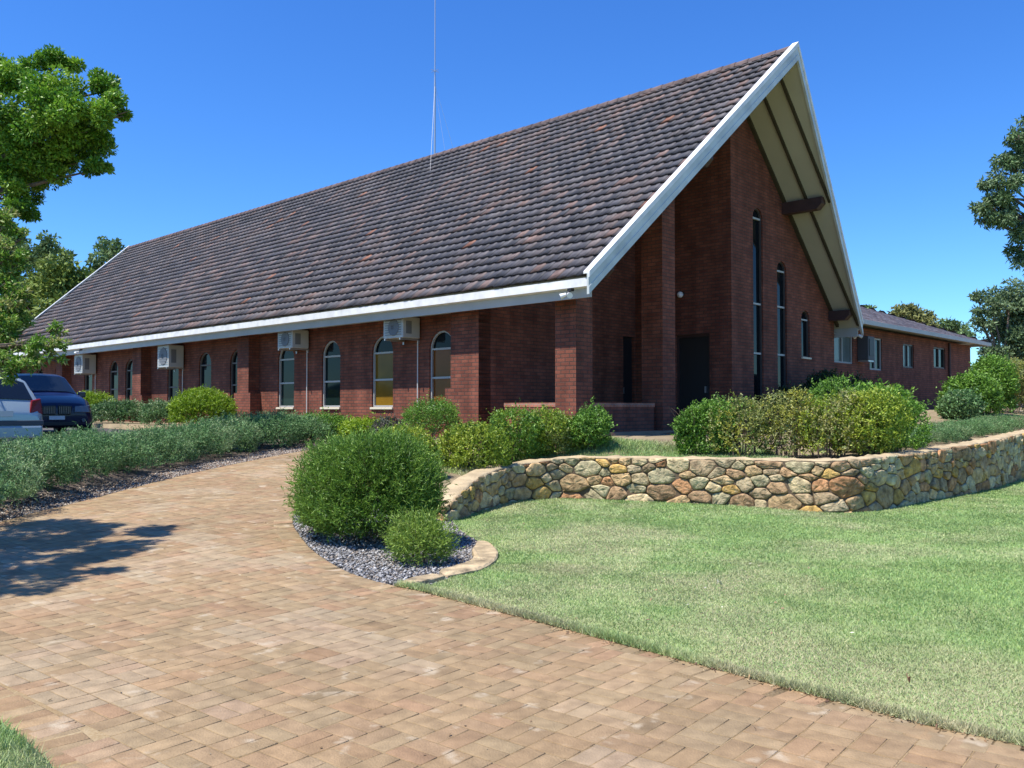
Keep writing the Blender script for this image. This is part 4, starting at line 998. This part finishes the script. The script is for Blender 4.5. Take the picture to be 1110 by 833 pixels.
tt = t; leaves_mesh('foliage', np.array([.1, 0, .7]) + k * np.array([.02, 0, .3]), rg0.normal(0, 1, (40, 3)) + np.array([0, 0, .8]), .05, .03, GR, M['leaf'], tt, rg0)
# hedge right of the path
for i, (x, y, rx, h, pal, n, sp, lab) in enumerate([
    (3.35, 15.75, .55, 1.08, GR, 1500, 0, 'bright green hedge shrub at the path end of the right-hand hedge'),
    (4.1, 15.45, .5, 1.05, OL + GR[:1], 800, 1, 'thin olive hedge shrub with bare stems, next to the bright green one'),
    (4.8, 15.2, .5, 1.08, OL, 800, 1, 'thin olive hedge shrub with bare stems in the middle of the right-hand hedge'),
    (5.45, 14.95, .52, 1.12, OL + YG, 1000, 1, 'olive and yellow hedge shrub above the bend of the stone wall'),
    (6.05, 14.95, .58, 1.18, YG, 1500, 0, 'yellow-green hedge shrub at the right end of the right-hand hedge'),
    (6.75, 15.6, .55, 1.05, GR, 1300, 0, 'darker green shrub just behind the yellow-green end of the hedge'),
    (6.2, 16.2, .6, 1.22, GR, 1200, 0, 'bright green shrub behind the right-hand hedge')]):
    shrub(on_t((x, y)), rx, rx * .8, h, n, .15, 9, .045, .026, pal, lab, 'shrub', 'hedge right of the church path', seed=90 + i, up=.5, out=.5, rnd=.5, spread=.6, lump=.34, low=-.55 if not sp else -.35, name='hedge_shrub', sparse=sp, inner=.25 if not sp else .4)
# shrubs against the church
def at_church(A, B): p = cw(A, B); return p.x, p.y, float(Ht(p.x, p.y)[0]) - .03
for i, (A, B, rx, h, pal, n, lab, ln) in enumerate([
    (-1.2, 13.6, 1.0, 1.12, LI, 3000, 'bright yellow-green rounded bush between two brick piers of the church', .06),
    (-1.0, 22.8, .8, 1.1, LI, 1500, 'lime green bush beside the blue car', .07),
    (-1.2, 19.8, .85, .85, TE, 1200, 'grey-green leafy bush right of the lime one by the church pier', .08),
    (-.9, 17.1, .6, .75, TE, 700, 'small grey-green bush left of the rounded yellow-green bush', .07),
    (-.6, 4.0, .55, .75, GR, 900, 'green mound bush under the window by the porch pier', .05),
    (-.7, 5.4, .5, .6, [(.1, .12, .08), (.16, .15, .11), (.12, .1, .08)], 500, 'greyish brown bush under the wall between the amber windows', .07),
    (-.8, 6.3, .6, .5, LI, 700, 'low yellow-green plant under the amber yellow window', .07),
    (-.9, 7.8, .7, .6, GR, 800, 'low green plant below the dark windows', .06)]):
    shrub(at_church(A, B), rx, rx * .8, h, n, .2, 10, ln, ln * .4, pal, lab, 'bush', seed=120 + i, up=.5, out=.6, rnd=.5, spread=.55, lump=.22, low=-.3, name='bush')
for i, (A, B, rx, h, lab) in enumerate([(8.2, -.35, .6, 1.1, 'shade-darkened bush under the tallest narrow window'), (10.2, -.4, .8, 1.5, 'tall shade-darkened bush under the middle narrow window'), (11.7, -.4, .8, 1.2, 'shade-darkened bush under the shortest narrow window'), (12.8, -.3, .6, .9, 'shade-darkened bush at the right end of the gable wall')]):
    shrub(at_church(A, B), rx, .5, h, 900, .2, 9, .07, .04, [(.03, .06, .02), (.045, .08, .025)], lab, 'bush', 'shade-darkened bushes along the gable wall', seed=140 + i, name='bush', lump=.3)  # leaf palette darkened, the shade by the gable wall is in the colour
for i, (px, py, d, rx, h, pal, lab) in enumerate([
    (955, 430, 20.5, .65, 1.15, GR, 'green bush between the hedge and the annex window'),
    (1054, 434, 29, .85, 1.45, GR, 'leafy green shrub near the far corner of the annex'),
    (1038, 434, 27.5, .5, .8, TE, 'low grey-green shrub in front of the annex corner shrub'),
    (1072, 428, 31, .75, 1.85, GR, 'upright green shrub right of the annex'),
    (1098, 430, 33, 1.3, 1.7, OL, 'dull olive shrub at the right photo edge past the annex')]):
    p = at(px, py, d); shrub(on_t((p.x, p.y)), rx, rx, h, 1700, .25, 9, .1, .05, pal, lab, 'shrub', seed=160 + i, lump=.3, name='shrub', spread=.6)
# a pale boulder at the end of the drive
bm = bmesh.new(); bmesh.ops.create_icosphere(bm, subdivisions=3, radius=.45)
for v in bm.verts:
    f = 1 + .18 * math.sin(v.co.x * 7 + 1) * math.cos(v.co.y * 6) + .08 * math.sin(v.co.z * 15); v.co = Vector((v.co.x * f * 1.15, v.co.y * f * .8, v.co.z * f * .62))
me = bpy.data.meshes.new('boulder'); bm.to_mesh(me); bm.free(); o = link('boulder', me, mat('grey_boulder', (.2, .19, .17), .9, noise=.35, nscale=4, bump=.8, bscale=14)); o.location = (-3.6, 21.6, .8); o.scale = (.75, .75, .75)
for q in me.polygons: q.use_smooth = True
tag(o, 'grey boulder between the hedge end and the round bush', 'boulder')

# ------------------------------------------------------------------ trees
def tree(name, base, clumps, leaves_per_m2, ln, wd, pal, label, seed, trunk_r=.2, mt=None, group=None, fork=None, droop=-.1, barkmat=None, solid=.35):
    """clumps: (Vector centre, radius) in world; trunk and limbs reach every clump"""
    rg = np.random.default_rng(seed); base = Vector(base)
    t = empty(name, base, 0, label, 'tree', group)
    bs = []; ds = []; cs = []; nP = len(pal)
    for c, r in clumps:
        c = c - base
        n = int(leaves_per_m2 * 12.57 * r * r)
        nsub = max(5, int(9 * min(1.6, r / .6))); sub = nrm(rg.normal(size=(nsub, 3))) * (r * rg.uniform(.35, .95, (nsub, 1))); sr = r * rg.uniform(.28, .5, nsub)
        k = rg.integers(nsub, size=n); o = nrm(rg.normal(size=(n, 3))); rr = sr[k] * np.where(rg.random(n) < solid, rg.uniform(.2, .8, n), rg.uniform(.8, 1.08, n))
        p = sub[k] + o * rr[:, None]; p[:, 2] *= .85
        bs.append(p + np.array(c)); ds.append(nrm(o * .7 + rg.normal(0, .7, (n, 3)) + np.array([0, 0, droop])))
        ck = rg.integers(nP, size=nsub)[k]; cs.append(np.where(rg.random(n) < .55, ck, rg.integers(nP, size=n)))
    leaves_mesh('crown', np.concatenate(bs), np.concatenate(ds), ln, wd, pal, mt or M['leaf'], t, rg, sub=np.concatenate(cs), fold=.15)
    mb = MB(); C = [c - base for c, r in clumps]; mean = sum(C, Vector()) / len(C)
    fz = fork if fork else mean.z * .5
    f = Vector((mean.x * .12, mean.y * .12, fz))
    mb.tube([Vector((0, 0, -.3)), Vector((.05, 0, fz * .5)), f], [trunk_r * 1.25, trunk_r, trunk_r * .8], 10)
    for ci_, c in enumerate(C):
        d = c - f; md = f + d * .5 + Vector((rg.normal(0, .1), rg.normal(0, .1), .12 * d.length * .5)); L_ = d.length
        r0 = min(trunk_r * .55, .02 + L_ * .018)
        mb.tube([f, md, c], [r0, r0 * .6, .012], 6)
        for q in range(3):
            rr_ = clumps[ci_][1]; e = c + Vector(rg.normal(0, .3, 3)).normalized() * rr_ * .55; mb.tube([c - d.normalized() * min(rr_, L_ * .3), e], [r0 * .3 + .004, .005], 4)
    mb.build('trunk', barkmat or M['bark'], t, smooth=True)
    return t
BR = [(.11, .26, .02), (.16, .34, .028), (.22, .4, .035), (.07, .17, .018), (.28, .44, .045)]
EU = [(.12, .2, .07), (.16, .25, .09), (.09, .15, .05), (.2, .29, .12)]
LT = [(at(px, py, d), r * d / PX_F) for px, py, r, d in [
    (18, 85, 30, 19), (62, 72, 22, 19.5), (60, 98, 32, 18.6), (100, 92, 24, 19), (128, 120, 21, 19), (118, 150, 24, 19.2), (95, 128, 32, 18.6), (55, 130, 38, 18.4), (18, 125, 38, 18.6), (40, 168, 36, 18.8), (82, 172, 27, 19.4), (104, 184, 16, 19),
    (8, 170, 36, 19), (15, 212, 22, 18.6), (22, 232, 18, 18.8), (3, 248, 18, 19), (-40, 90, 45, 19), (-40, 160, 50, 19), (-50, 230, 40, 19.5), (-110, 120, 60, 19), (-120, 200, 60, 19), (-70, 40, 45, 19.5), (-150, 60, 55, 20), (30, 195, 24, 20.2), (75, 145, 30, 20.4)]] + [(Vector(p), r) for p, r in [((-16.5, 23, 7), 1.4), ((-15, 21.6, 6.6), 1.2), ((-18, 24.2, 7.5), 1.5), ((-13.2, 16.6, 6.2), 1.1), ((-14.6, 16, 6.6), 1.3), ((-17, 25.5, 7.6), 1.3)]]
tree('broadleaf_tree', (-14.0, 18.6, .6), LT, 900, .085, .045, BR, 'bright green broadleaf tree reaching in from the left above the cars', 201, .28, group=None, fork=4.5, solid=.4)
# tree whose shade lies on the drive (stands left of the photograph)
SH = [(Vector(p), r) for p, r in [((-7.0, 7.35, 6.2), .5), ((-6.75, 6.75, 6.0), .42), ((-7.0, 5.95, 6.2), .45), ((-7.7, 6.85, 6.3), .6), ((-7.5, 6.05, 6.2), .5), ((-8.2, 7.85, 6.5), .7), ((-7.4, 8.5, 6.3), .5), ((-8.4, 6.6, 6.6), .7), ((-6.75, 7.9, 6.0), .33), ((-6.75, 8.55, 6.1), .3), ((-8.3, 8.7, 6.7), .6), ((-9.2, 7.6, 7), .9)]]
tree('broadleaf_tree', (-10.2, 6.2, 0), SH, 480, .11, .06, BR, 'overhanging tree at the upper left whose leafy shadow falls on the drive', 202, .22, fork=3.6)
SB = [(at(px, py, d), r * d / PX_F) for px, py, r, d in [(8, 358, 20, 16), (30, 372, 16, 15.8), (52, 376, 13, 16), (22, 395, 13, 15.6), (62, 358, 9, 16.2), (4, 328, 24, 16.3), (2, 298, 20, 16.5), (44, 392, 9, 15.8), (-20, 380, 24, 16), (-30, 340, 26, 16), (70, 375, 6, 16), (66, 392, 6, 16), (0, 305, 22, 16.2), (14, 340, 20, 16.4), (5, 240, 16, 16.8), (22, 255, 10, 16.8), (20, 285, 12, 16.6), (-10, 262, 24, 16.6), (8, 275, 14, 16.4), (0, 385, 16, 15.7), (12, 405, 10, 15.6)]]
tree('small_tree', (-10.6, 15.6, .72), SB, 640, .085, .04, [(.14, .29, .03), (.2, .36, .045), (.1, .21, .025), (.28, .4, .08), (.33, .34, .11)], 'small leafy tree whose olive branches hang in front of the cars', 203, .09, fork=1.7)
for i, (bx, d, cl, pal, lab) in enumerate([
    (20, 62, [(15, 262, 20), (50, 268, 16), (35, 285, 20), (5, 285, 22), (70, 278, 10), (-25, 270, 25), (0, 310, 25), (60, 300, 18)], EU, 'tall dull green gum tree far behind the left end of the church'),
    (118, 66, [(112, 266, 9), (126, 268, 8), (118, 276, 9), (110, 285, 12), (128, 292, 10), (100, 300, 14)], EU, 'small dark tree crown peeking over the far end of the roof'),
    (65, 52, [(65, 297, 22), (45, 310, 20), (88, 305, 18), (65, 325, 26), (35, 335, 22), (20, 318, 16), (95, 330, 18), (10, 350, 20), (50, 355, 20)], [(.19, .26, .05), (.23, .3, .06), (.15, .21, .04)], 'olive green bushy tree behind the left end of the roof'),
    (-20, 45, [(0, 350, 25), (25, 365, 20), (-30, 340, 35), (35, 385, 20), (10, 400, 22), (-30, 400, 40), (60, 400, 14), (45, 415, 14)], EU, 'dark trees behind the parked cars at the left photo edge')]):
    c = [(at(px, py, d + random.uniform(-1.5, 1.5)), r * d / PX_F) for px, py, r in cl]; b = at(bx, 420, d)
    tree('gum_tree' if i < 2 else 'bushy_tree', (b.x, b.y, float(Hbase(b.x, b.y))), c, 60, .32, .16, pal, lab, 210 + i, .25, M['leafdull'], 'trees behind the church on the left', solid=.5)
# right side
RT = [(at(px, py, d), r * d / PX_F) for px, py, r, d in [(1100, 150, 12, 18), (1090, 175, 14, 18), (1078, 200, 13, 18), (1070, 225, 13, 18), (1066, 238, 9, 18.2), (1098, 205, 20, 17.8), (1095, 232, 17, 18), (1080, 240, 8, 18), (1108, 255, 12, 18), (1109, 285, 10, 18), (1120, 170, 30, 18), (1135, 230, 35, 18), (1100, 182, 22, 18.3), (1084, 216, 18, 18.3), (1104, 244, 20, 18.3), (1068, 216, 9, 18.1), (1108, 140, 14, 18.2), (1100, 270, 12, 18.2), (1125, 130, 14, 18), (1140, 290, 30, 18.5), (1180, 200, 50, 18.5), (1190, 270, 40, 19), (1200, 130, 40, 19)]]
tree('gum_tree', (14.2, 19.2, .1), RT, 560, .105, .036, [(.1, .175, .07), (.14, .22, .09), (.08, .13, .05), (.19, .27, .14)], 'gum tree branch reaching in from the upper right edge', 220, .25, M['leafdull'], fork=3.6, droop=-.5)
for i, (bx, d, cl, pal, lab, lf) in enumerate([
    (1085, 46, [(1060, 322, 10), (1075, 335, 14), (1095, 322, 20), (1108, 345, 24), (1088, 352, 20), (1065, 352, 12), (1100, 375, 24), (1078, 378, 16), (1130, 330, 30), (1125, 380, 30), (1062, 336, 7), (1090, 398, 22)], [(.12, .19, .08), (.16, .23, .1), (.09, .14, .055), (.2, .27, .14)], 'grey-green gum tree at the right photo edge beyond the annex', .2),
    (985, 64, [(972, 342, 12), (988, 338, 13), (1003, 345, 11), (960, 350, 9), (990, 352, 16), (1012, 356, 9)], [(.19, .2, .065), (.23, .24, .08), (.15, .16, .05)], 'rounded olive tree top showing above the annex roof', .3),
    (1035, 60, [(1028, 352, 9), (1040, 358, 10), (1022, 362, 9), (1050, 365, 10), (1035, 372, 12)], EU, 'dark green tree top between the annex roof and the gum tree', .3),
    (945, 75, [(938, 338, 8), (950, 345, 8)], EU, 'small tree top just right of the white gable edge', .35),
    (1110, 58, [(1070, 400, 16), (1095, 405, 18), (1120, 400, 24), (1075, 420, 14), (1105, 425, 18), (1140, 415, 24)], [(.17, .19, .075), (.21, .23, .095), (.14, .16, .06)], 'dull bushy tree low behind the shrubs at the right edge', .25)]):
    c = [(at(px, py, d + random.uniform(-1.5, 1.5)), r * d / PX_F) for px, py, r in cl]; b = at(bx, 420, d)
    tree('gum_tree' if i in (0, 2) else 'bushy_tree', (b.x, b.y, 1.2), c, 140 if i == 0 else 85, lf, lf * .45, pal, lab, 230 + i, .22, M['leafdull'], 'trees beyond the annex', solid=.5)

# ------------------------------------------------------------------ cars
def car_body(st, mats, t, glass_rows, name='body'):
    """st: list of stations (y, zlow, zbelt, ztop, wlow, wbelt, wtop) from front(-) to back ; rings joined into a shell"""
    rings = []
    for (y, zl, zb, zt, wl, wb_, wt) in st:
        h = [(0, zl), (wl * .9, zl), (wl, zl + .1), (wl * 1.02, (zl + zb) / 2), (wb_, zb), (wt, zt - .05 * (zt > zb + .1)), (wt * .75, zt), (0, zt + .02)]
        rings.append([(x, y, z) for x, z in h] + [(-x, y, z) for x, z in h[-2:0:-1]])
    n = len(rings[0]); mb = MB(); gl = {}
    for i in range(len(rings) - 1):
        for j in range(n):
            f = [rings[i][j], rings[i][(j + 1) % n], rings[i + 1][(j + 1) % n], rings[i + 1][j]]
            mb.face(f)
    mb.face(rings[0]); mb.face(rings[-1][::-1])
    b = mb.build(name, mats['paint'], t, smooth=False, weld=True)
    md = b.modifiers.new('bevel', 'BEVEL'); md.width = .04; md.segments = 3; md.limit_method = 'ANGLE'; md.angle_limit = R(25)
    for q in b.data.polygons: q.use_smooth = True
    return b, rings
def panel(name, pts, off, thick, m, parent, shrink=.9):
    P = [Vector(p) for p in pts]; c = sum(P, Vector()) / len(P); n = (P[1] - P[0]).cross(P[-1] - P[0]).normalized()
    if n.dot(c - Vector((0, 2.2, .7))) < 0: n = -n
    P = [c + (p - c) * shrink + n * off for p in P]; mb = MB()
    mb.face(P); Q = [p - n * thick for p in P]
    for i in range(len(P)): mb.face([P[i], P[(i + 1) % len(P)], Q[(i + 1) % len(P)], Q[i]])
    return mb.build(name, m, parent)
def strip_panel(name, ra, rb, js, off, m, parent, y0=.06, x_in=.94):
    n = Vector((0, -(Vector(rb[7]) - Vector(ra[7])).z, (Vector(rb[7]) - Vector(ra[7])).y)); n = n.normalized() * (1 if n.z > 0 else -1)
    mb = MB()
    for a, b in zip(js[:-1], js[1:]):
        q = []
        for P, Q, f in ((ra[a], rb[a], y0), (ra[b], rb[b], y0), (ra[b], rb[b], 1 - y0), (ra[a], rb[a], 1 - y0)):
            v = Vector(P).lerp(Vector(Q), f); v.x *= x_in; q.append(v + n * off)
        mb.face(q)
    o = mb.build(name, m, parent, weld=True); md = o.modifiers.new('thickness', 'SOLIDIFY'); md.thickness = .01; md.offset = -1 if False else 0
    return o
def wheel(t, x, y, r, wd, mats):
    s = 1 if x > 0 else -1
    m = MB(); m.disc((x - s * wd * .5, y, r), (s, 0, 0), r, r, wd, 28, r * .62); w_ = m.build('wheel', M['tyre'], t)
    m = MB(); m.disc((x + s * (wd * .5 - .02), y, r), (s, 0, 0), r * .62, r * .6, .015, 24)
    for k in range(5):
        a = k * 1.2566; dy, dz = math.cos(a), math.sin(a); m.hull8([(x + s * (wd * .5 - .004), y + dy * r * q + (-dz) * e, r + dz * r * q + dy * e) for q, e in ((.1, -.04), (.58, -.03), (.58, .03), (.1, .04))] + [(x + s * (wd * .5 + .008), y + dy * r * q + (-dz) * e, r + dz * r * q + dy * e) for q, e in ((.1, -.04), (.58, -.03), (.58, .03), (.1, .04))])
    m.build('rim', M['rim'], w_)
    m = MB(); m.disc((x - s * .02, y, r + .02), (s, 0, 0), r * 1.16, r * 1.16, wd * .5 - .02 + .02, 26); m.build('wheel_arch', M['black'], w_)
M['tyre'] = mat('rubber_tyre', (.012, .012, .012), .8); M['rim'] = mat('alloy_rim', (.4, .4, .42), .3, metal=.9)
M['navy'] = mat('dark_blue_paint', (.004, .007, .04), .35, spec=.3, coat=.35); M['silver'] = mat('pale_blue_silver_paint', (.33, .42, .47), .35, metal=.35, coat=.8)
M['carglass'] = mat('car_glass', (.008, .012, .018), .05, spec=.7); M['lens'] = mat('headlight_lens', (.12, .13, .15), .1, spec=.8); M['red'] = mat('red_tail_lens', (.2, .01, .01), .15); M['plate'] = mat('number_plate', (.62, .63, .64), .4)
M['chrome'] = mat('chrome', (.7, .7, .72), .15, metal=1)
# blue SUV: its nose (y=0) points to the camera, body runs to +y
sv = empty('parked_car', (-12.15, 23.2, float(Hleft(-12.15, 23.2)) - .03), R(40), 'dark blue four-wheel-drive car parked nose towards the drive beside the church', 'car', 'cars parked by the church')
st = [(0, .32, .62, .78, .78, .74, .68), (.06, .26, .72, .9, .88, .84, .74), (.45, .24, .95, 1.06, .93, .9, .8), (1.15, .24, 1.05, 1.14, .94, .92, .84), (1.35, .24, 1.06, 1.2, .94, .92, .82), (2.05, .24, 1.07, 1.7, .94, .92, .66), (2.6, .24, 1.08, 1.77, .94, .92, .68), (3.8, .24, 1.1, 1.74, .94, .92, .68), (4.4, .28, 1.1, 1.62, .92, .9, .64), (4.68, .34, 1.0, 1.12, .86, .84, .7)]
b, rr = car_body(st, {'paint': M['navy']}, sv, None)
strip_panel('windscreen', rr[4], rr[5], [5, 6, 7, 8, 9], .016, M['carglass'], sv)
for a, c_ in ((4, 5), (9, 10)):
    for i0, i1 in ((5, 6), (6, 7)): panel('side_window', [rr[i0][a], rr[i1][a], rr[i1][c_], rr[i0][c_]], .012, .02, M['carglass'], sv, .84)
for x in (-.92, .92):
    for y in (.95, 3.75): wheel(sv, x, y, .37, .24, None)
for sg in (-1, 1):
    m = MB(); m.hull8([(sg * .82, -.02, .66), (sg * .42, -.05, .66), (sg * .42, .08, .66), (sg * .9, .14, .66), (sg * .8, .03, .85), (sg * .44, -.02, .83), (sg * .44, .12, .83), (sg * .88, .24, .87)]); m.build('headlight', M['lens'], sv, bevel=.02)
    m = MB(); m.hull8([(sg * .03, -.05, .6), (sg * .34, -.05, .6), (sg * .34, .04, .6), (sg * .03, .04, .6), (sg * .03, -.02, .86), (sg * .38, -.02, .84), (sg * .38, .06, .84), (sg * .03, .06, .86)]); gk = m.build('grille', M['black'], sv, bevel=.02)
    m = MB()
    for k in range(7): xx = sg * (.06 + k * .042); m.box(xx - .006, -.062, .63, xx + .006, -.045, .82)
    m.build('grille_bar', M['lens'], gk)
    m = MB(); m.box(sg * 1.0 - .1, 1.55, 1.08, sg * 1.0 + .1, 1.67, 1.24); m.build('mirror', M['navy'], sv, bevel=.03)
    m = MB(); m.disc((sg * .66, -.03, .45), (0, -1, 0), .055, .05, .02, 14); m.build('fog_lamp', M['lens'], sv)
m = MB(); m.box(-.55, -.045, .3, .55, .05, .42); m.build('lower_intake', M['black'], sv, bevel=.02)
m = MB(); m.box(-.19, -.06, .47, .19, -.045, .57); m.build('number_plate', M['plate'], sv)
# pale hatchback: its tail faces the camera
hb = empty('parked_car', (-10.02, 16.95, float(Hleft(-10, 17)) + .0), R(46), 'pale blue-silver hatchback parked with its tail to the drive at the left edge', 'car', 'cars parked by the church')
st = [(0, .34, .56, .74, .74, .76, .72), (.05, .28, .7, .84, .81, .8, .72), (.12, .26, .9, .96, .83, .82, .74), (.42, .24, .93, 1.44, .835, .82, .6), (.75, .24, .93, 1.49, .835, .83, .62), (2.0, .22, .92, 1.49, .835, .83, .62), (2.7, .22, .9, 1.05, .835, .82, .66), (3.5, .24, .78, .86, .82, .8, .7), (3.75, .32, .62, .72, .72, .7, .62)]
b, rr = car_body(st, {'paint': M['silver']}, hb, None)
strip_panel('rear_window', rr[2], rr[3], [5, 6, 7, 8, 9], .018, M['carglass'], hb, .1, .9)
for a, c_ in ((4, 5), (9, 10)):
    for i0, i1 in ((3, 4), (4, 5)): panel('side_window', [rr[i0][a], rr[i1][a], rr[i1][c_], rr[i0][c_]], .012, .02, M['carglass'], hb, .84)
for x in (-.78, .78):
    for y in (.6, 3.05): wheel(hb, x, y, .29, .18, None)
for sg in (-1, 1):
    m = MB(); m.hull8([(sg * .56, -.0, .74), (sg * .83, .06, .72), (sg * .845, .24, .74), (sg * .56, .2, .74), (sg * .62, .06, 1.0), (sg * .8, .12, 1.04), (sg * .83, .26, 1.04), (sg * .62, .2, 1.0)]); m.build('tail_light', M['red'], hb, bevel=.02)
    m = MB(); m.box(sg * .92 - .08, 2.35, .92, sg * .92 + .08, 2.45, 1.04); m.build('mirror', M['silver'], hb, bevel=.03)
m = MB(); m.hull8([(-.82, -.03, .5), (.82, -.03, .5), (.87, .3, .5), (-.87, .3, .5), (-.82, -.03, .6), (.82, -.03, .6), (.87, .3, .6), (-.87, .3, .6)]); m.build('bumper_strip', mat('dark_bumper_strip', (.05, .06, .08), .5), hb, bevel=.015)
m = MB(); m.hull8([(-.8, -.06, .24), (.8, -.06, .24), (.86, .4, .24), (-.86, .4, .24), (-.8, -.06, .495), (.8, -.06, .495), (.86, .4, .495), (-.86, .4, .495)]); m.build('bumper', M['silver'], hb, bevel=.04)
m = MB(); m.box(-.26, -.03, .68, .26, -.008, .79); m.build('number_plate', M['plate'], hb)
m = MB(); m.tube([(0, .3, 1.3), (0, .02, 1.02)], .012, 5); m.build('wiper', M['black'], hb)
